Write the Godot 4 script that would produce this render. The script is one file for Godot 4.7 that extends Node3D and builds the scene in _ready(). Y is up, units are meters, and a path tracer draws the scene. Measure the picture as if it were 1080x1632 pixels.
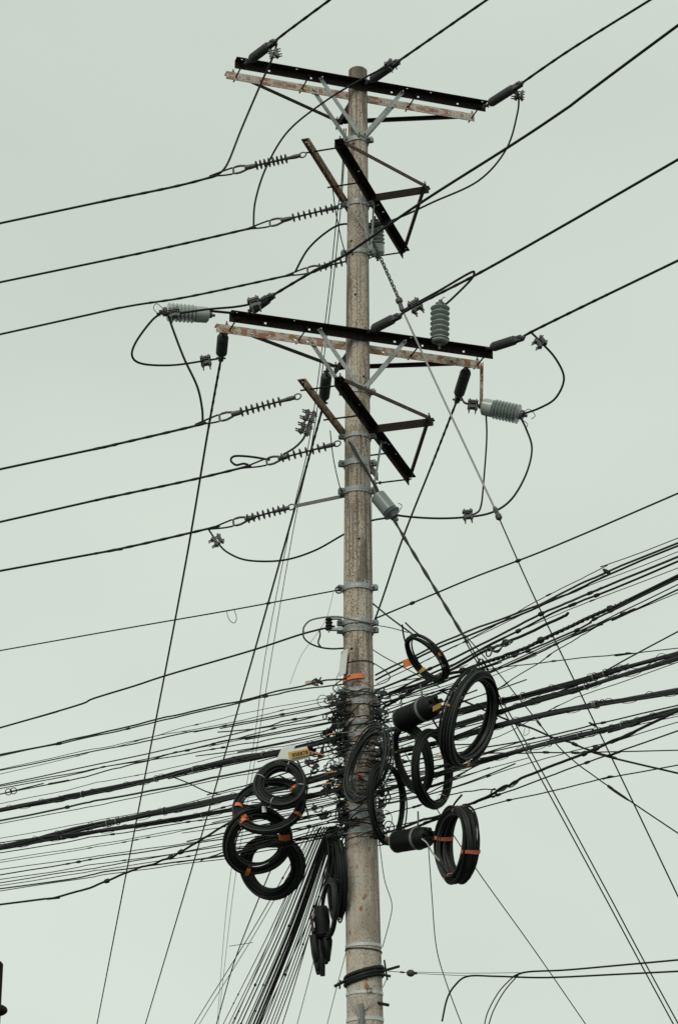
extends Node3D
# A crowded utility pole against an overcast sky, seen from the street below.
# Pole axis near x = 0, z = 0; the camera looks along -z and up. Pixel helpers below use the
# photograph's 1080 x 1632 grid; depth always comes from the arm, pole or cable plane touched.

const FOC := 3750.0
const PITCH := 22.0
const EYE := Vector3(-0.174, 1.6, 20.2)
const RD := Vector3(0.62, 0, 0.78)       # street direction of the lines coming towards the viewer
const LD := Vector3(-0.95, 0, -0.31)     # side street: lines leaving the alley arms
const TL := Vector3(-0.78, 0, -0.62)     # communication cables on the other side of the pole
var M := {}
var rng := RandomNumberGenerator.new()
var noise := FastNoiseLite.new()
var used := {}
var F: Vector3
var U: Vector3

# ---------------------------------------------------------------- geometry collector
class Geo:
	var v := PackedVector3Array()
	var n := PackedVector3Array()
	var t := PackedVector2Array()
	var ix := PackedInt32Array()
	func quad(a: Vector3, b: Vector3, c: Vector3, d: Vector3):
		var nn := (b - a).cross(d - a).normalized()
		var k := v.size()
		for q in [a, b, c, d]:
			v.append(q); n.append(nn); t.append(Vector2.ZERO)
		for q in [0, 2, 1, 0, 3, 2]: ix.append(k + q)
	func box(c: Vector3, x: Vector3, y: Vector3, z: Vector3):      # half vectors, right-handed
		if x.cross(y).dot(z) < 0.0: z = -z
		quad(c - x - y + z, c + x - y + z, c + x + y + z, c - x + y + z)
		quad(c + x - y - z, c - x - y - z, c - x + y - z, c + x + y - z)
		quad(c + x - y + z, c + x - y - z, c + x + y - z, c + x + y + z)
		quad(c - x - y - z, c - x - y + z, c - x + y + z, c - x + y - z)
		quad(c - x + y + z, c + x + y + z, c + x + y - z, c - x + y - z)
		quad(c - x - y - z, c + x - y - z, c + x - y + z, c - x - y + z)
	func grid(rows: int, cols: int, k: int):
		for i in rows - 1:
			for j in cols - 1:
				var a := k + i * cols + j
				for q in [a, a + cols, a + 1, a + 1, a + cols, a + cols + 1]: ix.append(q)
	func tube(p: PackedVector3Array, rad, sides := 6, closed := false):
		var m := p.size()
		if m < 2: return
		var k := v.size()
		var tang := (p[1] - p[0]).normalized()
		var ref := Vector3.UP if absf(tang.y) < 0.9 else Vector3.RIGHT
		var nx := tang.cross(ref).normalized()
		for i in m:
			var nt: Vector3
			if closed: nt = (p[(i + 1) % (m - 1)] - p[(i + m - 2) % (m - 1)]).normalized()
			else: nt = (p[mini(i + 1, m - 1)] - p[maxi(i - 1, 0)]).normalized()
			nx = (nx - nt * nx.dot(nt)).normalized()
			var ny := nt.cross(nx)
			var r: float = rad[i] if rad is PackedFloat32Array else rad
			for s in sides + 1:
				var a := TAU * s / sides
				var d := nx * cos(a) + ny * sin(a)
				v.append(p[i] + d * r); n.append(d); t.append(Vector2(float(s) / sides, i))
		grid(m, sides + 1, k)
		if not closed:
			for e in 2:
				var i := 0 if e == 0 else m - 1
				var nn := (p[0] - p[1]).normalized() if e == 0 else (p[m - 1] - p[m - 2]).normalized()
				var c := v.size()
				v.append(p[i]); n.append(nn); t.append(Vector2.ZERO)
				for s in sides + 1:
					v.append(v[k + i * (sides + 1) + s]); n.append(nn); t.append(Vector2.ZERO)
				for s in sides:
					ix.append(c); ix.append(c + 1 + s + (e)); ix.append(c + 2 + s - (e))
	func rod(a: Vector3, b: Vector3, r, sides := 8):
		tube(PackedVector3Array([a, b]), r, sides)
	func lathe(o: Vector3, axis: Vector3, prof: Array, sides := 20):
		var ax := axis.normalized()
		var ref := Vector3.UP if absf(ax.y) < 0.9 else Vector3.RIGHT
		var x := ax.cross(ref).normalized()
		var y := ax.cross(x)
		for i in prof.size() - 1:
			var a: Array = prof[i]
			var b: Array = prof[i + 1]
			var sl := Vector2(b[1] - a[1], a[0] - b[0]).normalized()
			var k := v.size()
			for q in [a, b]:
				for s in sides + 1:
					var an := TAU * s / sides
					var d := x * cos(an) + y * sin(an)
					v.append(o + ax * float(q[1]) + d * float(q[0]))
					n.append((d * sl.x + ax * sl.y).normalized()); t.append(Vector2(float(s) / sides, q[1]))
			grid(2, sides + 1, k)
	func mesh() -> ArrayMesh:
		var a := []
		a.resize(Mesh.ARRAY_MAX)
		a[Mesh.ARRAY_VERTEX] = v; a[Mesh.ARRAY_NORMAL] = n; a[Mesh.ARRAY_TEX_UV] = t; a[Mesh.ARRAY_INDEX] = ix
		var m := ArrayMesh.new()
		m.add_surface_from_arrays(Mesh.PRIMITIVE_TRIANGLES, a)
		return m

# ---------------------------------------------------------------- pixels to places
func ray(px, py) -> Vector3:
	return F + Vector3.RIGHT * ((px - 540.0) / FOC) + U * ((816.0 - py) / FOC)
func W(px, py, z) -> Vector3:                      # on the upright plane at depth z
	var d := ray(px, py)
	return EYE + d * ((z - EYE.z) / d.z)
func H(px, py, y) -> Vector3:                      # at the height y
	var d := ray(px, py)
	return EYE + d * ((y - EYE.y) / d.y)
func PV(px, py, p0: Vector3, dir: Vector3) -> Vector3:   # in the upright plane that a hanging cable lies in
	var d := ray(px, py)
	var nn := dir.cross(Vector3.UP)
	return EYE + d * ((p0 - EYE).dot(nn) / d.dot(nn))
func crv(p: Array, seg := 8) -> PackedVector3Array:
	var o := PackedVector3Array()
	for i in p.size() - 1:
		var a: Vector3 = p[maxi(i - 1, 0)]
		var b: Vector3 = p[i]
		var c: Vector3 = p[i + 1]
		var d: Vector3 = p[mini(i + 2, p.size() - 1)]
		for k in seg: o.append(b.cubic_interpolate(c, a, d, float(k) / seg))
	o.append(p[p.size() - 1])
	return o
func resample(p: PackedVector3Array, step: float, from := 0.0, to := 1e9) -> PackedVector3Array:
	var o := PackedVector3Array()
	var s := 0.0
	var want := from
	for i in p.size() - 1:
		var l := p[i].distance_to(p[i + 1])
		while want <= s + l and want <= to:
			o.append(p[i].lerp(p[i + 1], (want - s) / maxf(l, 1e-6)))
			want += step
		s += l
	return o
func helix(g: Geo, p: PackedVector3Array, off: float, r: float, pitch: float, ph := 0.0):
	var nx := (p[1] - p[0]).cross(Vector3.UP).normalized()
	var o := PackedVector3Array()
	var s := 0.0
	for i in p.size():
		var t := (p[mini(i + 1, p.size() - 1)] - p[maxi(i - 1, 0)]).normalized()
		nx = (nx - t * nx.dot(t)).normalized()
		if i > 0: s += p[i].distance_to(p[i - 1])
		var a := ph + TAU * s / pitch
		o.append(p[i] + (nx * cos(a) + t.cross(nx) * sin(a)) * off)
	g.tube(o, r, 5)

# ---------------------------------------------------------------- objects
func numbered(called: String) -> String:
	var c: int = used.get(called, 0)
	used[called] = c + 1
	return called if c == 0 else "%s_%03d" % [called, c]
func thing(called: String, label: String, cat: String, at: Vector3, group := "") -> Node3D:
	var o := Node3D.new()
	o.name = numbered(called)
	add_child(o)
	o.position = at
	o.set_meta("label", label); o.set_meta("category", cat)
	if group: o.set_meta("group", group)
	return o
func part(called: String, g: Geo, m: Material, th: Node3D, sub: Node3D = null, label := "") -> MeshInstance3D:
	var o := MeshInstance3D.new()
	o.name = called
	o.mesh = g.mesh()
	o.material_override = m
	if sub: sub.add_child(o, true)
	else:
		th.add_child(o, true)
		o.position = -th.position
	if label: o.set_meta("label", label)
	return o
func solo(called: String, g: Geo, m: Material, label: String, cat: String, group := "") -> MeshInstance3D:
	var o := MeshInstance3D.new()
	o.name = numbered(called)
	o.mesh = g.mesh()
	o.material_override = m
	add_child(o)
	o.set_meta("label", label); o.set_meta("category", cat)
	if group: o.set_meta("group", group)
	return o

# ---------------------------------------------------------------- materials
func col(r, g, b) -> Color: return Color(r, g, b).linear_to_srgb()
func mat(c: Color, rough := 0.6, metal := 0.0) -> StandardMaterial3D:
	var m := StandardMaterial3D.new()
	m.albedo_color = c; m.roughness = rough; m.metallic = metal; m.metallic_specular = 0.3 if c.get_luminance() < 0.3 else 0.5
	m.cull_mode = BaseMaterial3D.CULL_DISABLED
	return m
func mottled(a: Color, b: Color, c: Color, lo: float, hi: float, scale: float, freq: float, rough: float, metal := 0.0, sd := 1) -> StandardMaterial3D:
	# two noises: a to b by coarse patches, speckled with c
	var im := Image.create(256, 256, false, Image.FORMAT_RGB8)
	var f := FastNoiseLite.new()
	f.seed = sd; f.frequency = freq; f.fractal_octaves = 4
	var f2 := FastNoiseLite.new()
	f2.seed = sd + 9; f2.frequency = freq * 5.0; f2.fractal_octaves = 2
	for y in 256:
		for x in 256:
			# wrap by blending so that the tile has no seam
			var u := absf(x - 128.0)
			var w := absf(y - 128.0)
			var k := smoothstep(lo, hi, f.get_noise_2d(u * 1.7, w * 1.7) + 0.35 * f2.get_noise_2d(u, w))
			var q := a.lerp(b, k)
			q = q.lerp(c, smoothstep(0.25, 0.6, f2.get_noise_2d(u * 1.3 + 500.0, w * 1.3)))
			im.set_pixel(x, y, q)
	var m := mat(Color.WHITE, rough, metal)
	m.albedo_texture = ImageTexture.create_from_image(im)
	m.uv1_triplanar = true; m.uv1_world_triplanar = true
	m.uv1_scale = Vector3.ONE * scale
	return m
func make_materials():
	M.cable = mat(col(0.0145, 0.0175, 0.016), 0.55)
	M.moulded = mat(col(0.008, 0.0095, 0.009), 0.5)
	M.cable2 = mat(col(0.022, 0.025, 0.0235), 0.45)
	M.worn_sheen = mat(col(0.040, 0.046, 0.044), 0.45)  # greyer sheath; on some coils it also stands in for light reflections
	M.grey_cable = mat(col(0.16, 0.17, 0.165), 0.5)
	M.pale = mat(col(0.32, 0.33, 0.32), 0.6)
	M.galv = mottled(col(0.30, 0.33, 0.33), col(0.43, 0.46, 0.46), col(0.17, 0.15, 0.13), -0.3, 0.4, 3.0, 0.02, 0.55, 0.25, 3)
	M.rust = mottled(col(0.52, 0.49, 0.43), col(0.31, 0.145, 0.075), col(0.13, 0.06, 0.035), -0.05, 0.34, 1.4, 0.016, 0.85, 0.0, 5)
	M.dark = mottled(col(0.014, 0.014, 0.013), col(0.026, 0.021, 0.017), col(0.075, 0.036, 0.02), -0.2, 0.5, 2.0, 0.02, 0.7, 0.0, 7)  # dark steel; on arms and trusses the colour includes the shade seen from below
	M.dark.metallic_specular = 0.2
	M.brown = mottled(col(0.020, 0.018, 0.016), col(0.10, 0.046, 0.025), col(0.24, 0.14, 0.085), -0.2, 0.4, 2.0, 0.03, 0.8, 0.0, 8)
	M.brown_arm = mottled(col(0.10, 0.055, 0.033), col(0.34, 0.25, 0.18), col(0.20, 0.085, 0.04), -0.25, 0.25, 1.6, 0.022, 0.85, 0.0, 9)
	M.band = mottled(col(0.13, 0.15, 0.15), col(0.30, 0.33, 0.33), col(0.10, 0.08, 0.07), -0.3, 0.3, 3.0, 0.03, 0.5, 0.3, 11)
	M.polymer = mat(col(0.055, 0.062, 0.060), 0.6)
	M.polymer_dark = mat(col(0.022, 0.025, 0.024), 0.5)
	M.canister = mat(col(0.20, 0.235, 0.23), 0.3)
	M.porcelain = mat(col(0.36, 0.41, 0.39), 0.25)
	M.hardware = mottled(col(0.05, 0.054, 0.052), col(0.15, 0.16, 0.155), col(0.03, 0.028, 0.026), -0.3, 0.4, 5.0, 0.03, 0.5, 0.3, 13)
	M.orange = mottled(col(0.74, 0.17, 0.035), col(0.62, 0.19, 0.06), col(0.45, 0.12, 0.05), -0.2, 0.3, 6.0, 0.03, 0.6, 0.0, 41)
	M.red = mat(col(0.62, 0.14, 0.08), 0.7)
	M.copper = mat(col(0.45, 0.20, 0.11), 0.6)
	M.yellow = mottled(col(0.58, 0.38, 0.11), col(0.50, 0.27, 0.05), col(0.36, 0.25, 0.12), -0.2, 0.3, 6.0, 0.03, 0.6, 0.0, 43)
	M.beige = mat(col(0.50, 0.40, 0.29), 0.8)
	M.white = mat(col(0.66, 0.68, 0.64), 0.6)
	M.steel_strap = mat(col(0.55, 0.57, 0.55), 0.4, 0.3)
	M.ground = mottled(col(0.05, 0.05, 0.05), col(0.08, 0.08, 0.075), col(0.12, 0.12, 0.11), -0.3, 0.3, 0.4, 0.03, 0.9, 0.0, 17)
	M.concrete = concrete()
func concrete() -> StandardMaterial3D:
	# u runs round the pole, v from the top (0) to the ground (1)
	var w := 256
	var h := 2048
	var im := Image.create(w, h, false, Image.FORMAT_RGB8)
	var f := FastNoiseLite.new()
	f.seed = 21; f.frequency = 0.02; f.fractal_octaves = 4
	var g := FastNoiseLite.new()
	g.seed = 22; g.frequency = 0.11; g.fractal_octaves = 3
	var s := FastNoiseLite.new()
	s.seed = 23; s.frequency = 0.03; s.fractal_octaves = 3
	var tan_c := col(0.48, 0.39, 0.30)
	var grey_c := col(0.50, 0.465, 0.40)
	var dark_c := col(0.085, 0.07, 0.055)
	var rust_c := col(0.27, 0.115, 0.04)
	for y in h:
		var hy := 1.0 - float(y) / h              # height share
		var fresh := smoothstep(0.52, 0.42, hy)   # the lower shaft is a paler, cleaner cast
		for x in w:
			var a := TAU * x / w
			var cx := cos(a) * 40.0
			var cz := sin(a) * 40.0
			var yy := y * 1.9
			var c := tan_c.lerp(grey_c, clampf(0.5 + 0.9 * f.get_noise_3d(cx, yy * 0.5, cz) + 0.35 * fresh, 0, 1))
			var streak := s.get_noise_3d(cx * 2.4, yy * 0.05, cz * 2.4)
			c = c.lerp(dark_c, clampf(smoothstep(0.02, 0.5, streak) * (0.5 - 0.35 * fresh), 0, 1))
			var sp := g.get_noise_3d(cx * 1.7, yy * 1.55, cz * 1.7)
			c = c.lerp(dark_c, smoothstep(0.10, 0.34, sp + 0.25 * f.get_noise_3d(cx, yy * 0.3 + 900.0, cz)) * (0.78 - 0.45 * fresh))
			c = c.lerp(col(0.50, 0.46, 0.39), smoothstep(0.22, 0.45, -sp) * 0.6)
			c = c.lerp(dark_c, smoothstep(0.05, 0.42, f.get_noise_3d(cx * 0.9 + 70.0, yy * 0.22 + 50.0, cz * 0.9)) * (0.6 - 0.35 * fresh))
			c = c.lerp(dark_c, smoothstep(0.025, 0.0, float(y) / h + 0.02 * sp) * 0.6)    # lichen on the pole head
			# grimy runs with ragged edges below the clamp bands
			var run := 0.0
			for b in [0.022, 0.088, 0.135, 0.275, 0.325, 0.41, 0.655]:
				var below: float = float(y) / h - b
				if below > 0.0 and below < 0.06: run = maxf(run, 1.0 if s.get_noise_3d(cx * 3.5 + b * 900.0, yy * 0.03, cz * 3.5) > 0.02 + below * 5.0 + 0.25 * absf(sp) else 0.0)
			c = c.lerp(dark_c, run * 0.45)
			var ru := f.get_noise_3d(cx * 1.6 + 300.0, yy * 0.9, cz * 1.6)
			c = c.lerp(rust_c, smoothstep(0.36, 0.52, ru) * (0.2 + 0.65 * fresh))
			im.set_pixel(x, y, c)
	var m := mat(Color.WHITE, 0.92)
	m.albedo_texture = ImageTexture.create_from_image(im)
	var nt := NoiseTexture2D.new()
	nt.width = 256; nt.height = 256; nt.seamless = true; nt.as_normal_map = true; nt.bump_strength = 4.0
	var fn := FastNoiseLite.new()
	fn.frequency = 0.06; fn.seed = 4
	nt.noise = fn
	return m

# ---------------------------------------------------------------- pole
var pole_pts := []
func pole_x(y: float) -> float:
	for i in pole_pts.size() - 1:
		if y <= pole_pts[i].y and y >= pole_pts[i + 1].y:
			return lerpf(pole_pts[i].x, pole_pts[i + 1].x, (pole_pts[i].y - y) / (pole_pts[i].y - pole_pts[i + 1].y))
	return pole_pts[0].x
func pole_r(y: float) -> float: return lerpf(0.190, 0.0925, y / 14.53)
func pc(y: float) -> Vector3: return Vector3(pole_x(y), y, 0)
func wrap_arc(y: float, a0: float, a1: float, extra: float, hh: float, th: float, tilt := 0.0) -> Geo:   # a strap round the pole
	var g := Geo.new()
	var nseg := 28
	var prev := []
	for i in nseg + 1:
		var a := lerpf(a0, a1, float(i) / nseg)
		var d := Vector3(cos(a), 0, sin(a))
		var yy := y + tilt * cos(a)
		var r := pole_r(yy) + extra
		var c := pc(yy)
		var ring := [c + d * r + Vector3(0, -hh / 2, 0), c + d * (r + th) + Vector3(0, -hh / 2, 0), c + d * (r + th) + Vector3(0, hh / 2, 0), c + d * r + Vector3(0, hh / 2, 0)]
		if i > 0:
			for k in 4:
				var m := (k + 1) % 4
				g.quad(prev[k], prev[m], ring[m], ring[k])
		prev = ring
	return g
func build_pole():
	for q in [[570, 112], [570, 400], [569.5, 700], [570, 1000], [573, 1200], [575.5, 1350], [581, 1600]]: pole_pts.append(W(q[0], q[1], 0))
	var e: Vector3 = pole_pts[6]
	pole_pts.append(Vector3(e.x + 0.03, 2.5, 0)); pole_pts.append(Vector3(e.x + 0.05, -0.3, 0))
	var top: float = pole_pts[0].y
	var t := thing("utility_pole", "tapered weathered concrete utility pole stained brown and hung with cables", "utility pole", Vector3(pole_x(0.0), 0, 0))
	var g := Geo.new()
	var sides := 40
	var rows := 60
	for i in rows + 1:
		var y := lerpf(top - 0.012, -0.05, float(i) / rows)
		for s in sides + 1:
			var a := TAU * s / sides
			var d := Vector3(cos(a), 0.007, sin(a))
			g.v.append(pc(y) + Vector3(d.x, 0, d.z) * pole_r(y)); g.n.append(d.normalized()); g.t.append(Vector2(float(s) / sides, 1.0 - y / top))
	g.grid(rows + 1, sides + 1, 0)
	g.lathe(Vector3(pole_x(top), top - 0.012, 0), Vector3.UP, [[pole_r(top), 0], [pole_r(top) - 0.012, 0.012], [0.0, 0.012]], 40)
	part("shaft", g, M.concrete, t)
	var sm := Geo.new()      # mould seam down the side
	var sp := PackedVector3Array()
	for i in 40:
		var y := lerpf(top - 0.1, 0.0, i / 39.0)
		sp.append(pc(y) + Vector3(cos(0.62), 0, sin(0.62)) * (pole_r(y) - 0.001))
	sm.tube(sp, 0.005, 5)
	part("mould_seam", sm, M.concrete, t)
	# galvanised clamp bands with bolted ears
	for b in [[216, 0.05, 1], [318, 0.05, 1], [396, 0.05, 1], [619, 0.05, 1], [690, 0.04, 1], [733, 0.055, 1], [777, 0.055, 1], [932, 0.05, 1], [988, 0.05, 1], [1000, 0.05, 1], [1098, 0.04, 0], [1116, 0.06, 0], [1150, 0.05, 0], [1168, 0.06, 0], [1195, 0.06, 0], [1240, 0.05, 0], [1292, 0.06, 0], [1302, 0.05, 0], [1322, 0.06, 0]]:
		var y: float = W(570, b[0], 0.13).y
		var o := part("clamp_band", wrap_arc(y, 0, TAU, 0.003, b[1], 0.007), M.galv, t)
		for s in [-1, 1]:
			var eg := Geo.new()
			var a: float = 0.35 if s > 0 else PI - 0.25
			var d := Vector3(cos(a), 0, sin(a))
			var q := Vector3(-d.z, 0, d.x)
			var c: Vector3 = pc(y) + d * (pole_r(y) + 0.03)
			for k in [-1, 1]: eg.box(c + q * 0.018 * k, d * 0.03, Vector3.UP * float(b[1]) * 0.5, q * 0.004)
			eg.rod(c - q * 0.05, c + q * 0.055, 0.008, 6)
			eg.lathe(c + q * 0.024, q, [[0, 0.014], [0.015, 0.014], [0.015, 0], [0, 0]], 6)
			part("ear_bolt", eg, M.band, t, o)
	# thin bands and wraps lower down
	for b in [[1504, 0.025], [1580, 0.025], [1622, 0.03]]:
		part("steel_strap", wrap_arc(W(580, b[0], 0.15).y, 0, TAU, 0.002, b[1], 0.004, 0.004), M.steel_strap, t)
	part("wire_loop", wrap_arc(W(580, 1511, 0.15).y, 0, TAU, 0.001, 0.008, 0.008, -0.01), M.cable, t)
	part("wire_loop", wrap_arc(W(580, 1052, 0.15).y, 0, TAU, 0.001, 0.006, 0.006, 0.01), M.cable, t)
	part("orange_wrap", wrap_arc(W(568, 1077, 0.14).y, 1.25, PI - 0.1, 0.004, 0.045, 0.006, 0.01), M.orange, t, null, "bright orange plastic wrap round the front of the shaft")
	part("rust_wrap", wrap_arc(W(568, 1143, 0.14).y, 1.1, PI + 0.3, 0.006, 0.035, 0.006, 0.03), M.rust, t)
	part("rust_wrap", wrap_arc(W(568, 1180, 0.14).y, 0.9, PI + 0.3, 0.006, 0.05, 0.006, 0.02), M.rust, t)
	var wr := Geo.new()      # the black tie wound round the shaft near the street
	for k in 7:
		var p := PackedVector3Array()
		var y0: float = W(580, 1552, 0.15).y + rng.randf_range(-0.035, 0.035)
		for i in 41:
			var a := TAU * i / 40.0
			var y: float = y0 + 0.045 * cos(a + rng.randf_range(-0.05, 0.05)) + (0.06 if k == 0 else 0.0)
			p.append(pc(y) + Vector3(cos(a), 0, sin(a)) * (pole_r(y) + 0.01 + 0.003 * (k % 3)))
		wr.tube(p, 0.011, 6)
	part("black_tie", wr, M.cable, t)
	for e2 in [[[608, 1548, 0.08], [636, 1540, 0.16], 0.012], [[612, 1530, 0.1], [617, 1562, 0.1], 0.008], [[606, 1552, 0.1], [622, 1556, 0.12], 0.012], [[556, 1560, 0.06], [533, 1572, 0.1], 0.014], [[542, 1562, 0.1], [541, 1576, 0.1], 0.008], [[600, 1598, 0.1], [620, 1602, 0.1], 0.014]]:
		var en := Geo.new()
		en.rod(W(e2[0][0], e2[0][1], e2[0][2]), W(e2[1][0], e2[1][1], e2[1][2]), e2[2], 7)
		part("tie_end", en, M.cable, t)
	# small conduit with two white leads
	var cd := Geo.new()
	cd.tube(crv([W(575, 1600, 0.172), W(576, 1612, 0.178), W(577, 1640, 0.18), W(579, 1720, 0.182)], 6), 0.02, 10)
	part("conduit", cd, M.grey_cable, t)
	for q in [[[556, 1580], [558, 1598], [566, 1608], [570, 1622], [572, 1650]], [[578, 1612], [588, 1602], [598, 1588], [608, 1576], [616, 1560]]]:
		var a := []
		for z in q: a.append(W(z[0], z[1], 0.165 if z[0] < 600 else 0.1))
		var lw := Geo.new()
		lw.tube(crv(a, 6), 0.005, 6)
		part("white_lead", lw, M.pale, t)
	var pl := Geo.new()      # number plate bent away from the shaft
	var c0 := W(547, 1056, 0.09)
	pl.box(c0, Vector3(0.03, 0, 0.045), Vector3(0.012, 0.115, 0.01), Vector3(0.003, 0, -0.002))
	part("number_plate", pl, M.white, t, null, "white plate standing off the shaft edge")
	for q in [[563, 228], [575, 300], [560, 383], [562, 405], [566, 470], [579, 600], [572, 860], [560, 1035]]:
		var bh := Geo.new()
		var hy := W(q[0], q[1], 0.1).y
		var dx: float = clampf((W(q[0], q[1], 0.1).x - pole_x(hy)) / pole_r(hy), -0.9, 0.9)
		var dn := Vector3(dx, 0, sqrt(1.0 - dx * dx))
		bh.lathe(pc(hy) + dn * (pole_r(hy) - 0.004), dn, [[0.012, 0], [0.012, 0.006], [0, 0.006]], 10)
		part("hole_shade_disc", bh, M.dark, t)  # dark discs that paint the shade inside open bolt holes
	# two stencilled strokes near the conduit
	var tm := TextMesh.new()
	tm.text = "12"; tm.font_size = 16; tm.pixel_size = 0.0032; tm.depth = 0.002
	var mk := MeshInstance3D.new()
	mk.name = "stencil_mark"; mk.mesh = tm; mk.material_override = M.cable
	t.add_child(mk, true)
	mk.position = W(588, 1578, 0.1605) - t.position
	mk.rotation.y = 0.1

# ---------------------------------------------------------------- double crossarms
func plate(g: Geo, o: Vector3, u: Vector3, v: Vector3, wv: Vector3, l0: float, l1: float, h: float, th: float, holes: Array, hv: float, hs: float):
	# a plate along u from l0 to l1, h high along v, th thick along wv, pierced at the given stations
	var prev := l0
	for x in holes:
		var x0: float = x - hs
		var x1: float = x + hs
		g.box(o + u * (prev + x0) / 2 + v * h / 2 + wv * th / 2, u * (x0 - prev) / 2, v * h / 2, wv * th / 2)
		var a := hv - hs
		var b := h - hv - hs
		g.box(o + u * x + v * a / 2 + wv * th / 2, u * hs, v * a / 2, wv * th / 2)
		g.box(o + u * x + v * (h - b / 2) + wv * th / 2, u * hs, v * b / 2, wv * th / 2)
		prev = x1
	g.box(o + u * (prev + l1) / 2 + v * h / 2 + wv * th / 2, u * (l1 - prev) / 2, v * h / 2, wv * th / 2)
func angle_arm(o: Vector3, d: Vector3, out: Vector3, l0: float, l1: float, sz: float) -> Geo:
	var g := Geo.new()
	plate(g, o, d, Vector3.UP, out, l0, l1, sz, 0.008, [l0 + 0.35, l0 + 0.78, l0 + 0.9, l1 - 1.0, l1 - 0.72, l1 - 0.3], sz * 0.45, 0.011)
	plate(g, o + Vector3.UP * (sz + 0.0005) + out * 0.0, d, out, Vector3.UP, l0, l1, sz, 0.008, [l0 + 0.06, l0 + 0.62, l1 - 0.85, l1 - 0.6, l1 - 0.05], sz * 0.6, 0.010)
	return g
func double_arm(label: String, yb: float, d: Vector3, front: Vector3, truss: float, l: Array, m_front: Material, m_rear: Material, brace_py: float, brace_t: Array) -> Dictionary:
	# front = the outward side of the dark arm; truss = +1 on that side, -1 on the other
	var c := pc(yb)
	var off := pole_r(yb) + 0.006
	var sz := 0.078
	var t := thing("double_crossarm", label, "crossarm", c)
	part("angle_arm", angle_arm(c + front * off, d, front, l[0], l[1], sz), m_front, t, null, "dark steel arm with shade put into its colour and a row of bolt holes")  # dark colour includes the shade under its own top leg
	part("angle_arm", angle_arm(c - front * off, d, -front, l[2], l[3], sz), m_rear, t, null, "rust-blotched galvanised arm")
	# spacer bolts that tie the two arms together
	for s in [l[0] + 0.07, l[0] + 0.75, l[1] - 0.75, l[1] - 0.07]:
		var g := Geo.new()
		var p: Vector3 = c + d * float(s) + Vector3.UP * sz * 0.45
		g.rod(p - front * (off + 0.09), p + front * (off + 0.05), 0.008, 6)
		for e in [-1.0, 1.0]: g.lathe(p + front * e * (off + 0.012), front * e, [[0, 0.015], [0.017, 0.015], [0.017, 0], [0, 0]], 6)
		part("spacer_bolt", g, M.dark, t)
	# horizontal truss
	var ts := front * truss
	var lv := Vector3.UP * (sz + 0.02)
	var apex: Vector3 = c + ts * (off + 0.57) + lv
	for s in [l[0] + 0.05, l[1] - 0.05]:
		var g := Geo.new()
		var a: Vector3 = c + d * float(s) + ts * (off + 0.04) + lv
		var u := (apex - a).normalized()
		var q := u.cross(Vector3.UP)
		var L := a.distance_to(apex)
		g.box((a + apex) / 2, u * L / 2, Vector3.UP * 0.004, q * 0.018)
		g.box((a + apex) / 2 + q * 0.014 - Vector3.UP * 0.018, u * (L / 2 - 0.03), Vector3.UP * 0.0135, q * 0.004)
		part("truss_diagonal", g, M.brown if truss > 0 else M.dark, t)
	var g2 := Geo.new()
	var a2: Vector3 = c + ts * (off + 0.012) + Vector3.UP * 0.01
	var b2: Vector3 = c + ts * (off + 0.61) + Vector3.UP * 0.01
	g2.box((a2 + b2) / 2 + Vector3.UP * 0.035, (b2 - a2) / 2, Vector3.UP * 0.036, d * 0.004)
	g2.box((a2 + b2) / 2 + d * 0.03 + Vector3.UP * 0.075, (b2 - a2) / 2, Vector3.UP * 0.004, d * 0.035)
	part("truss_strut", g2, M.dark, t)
	for q in [apex, c + d * (l[0] + 0.05) + ts * (off + 0.04) + lv, c + d * (l[1] - 0.05) + ts * (off + 0.04) + lv]:
		var bt := Geo.new()
		bt.rod(q - Vector3.UP * 0.03, q + Vector3.UP * 0.045, 0.008, 6)
		bt.lathe(q + Vector3.UP * 0.004, Vector3.UP, [[0.017, 0], [0.017, 0.014], [0, 0.014]], 6)
		part("bolt", bt, M.hardware, t)
	# flat galvanised braces down to the clamp band
	for bb in brace_t:
		var side: float = bb[1]
		var a: Vector3 = c + d * float(bb[0]) + front * side * (off + 0.016) + Vector3.UP * 0.035
		var by: float = W(570, brace_py, 0.1).y
		var foot: Vector3 = pc(by) + front * side * (pole_r(by) + 0.02) + d * signf(bb[0]) * 0.03
		var u := (foot - a).normalized()
		var g := Geo.new()
		var q := u.cross(front).normalized()
		var nn := u.cross(q)
		g.box((a + foot) / 2, u * (a.distance_to(foot) / 2 + 0.02), q * 0.02, nn * 0.0035)
		g.rod(a - front * side * 0.03, a + front * side * 0.05, 0.009, 6)
		g.rod(foot - front * side * 0.02, foot + front * side * 0.045, 0.01, 6)
		part("brace", g, M.galv, t)
	return {c = c, off = off, apex = apex, d = d, node = t}

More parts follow.
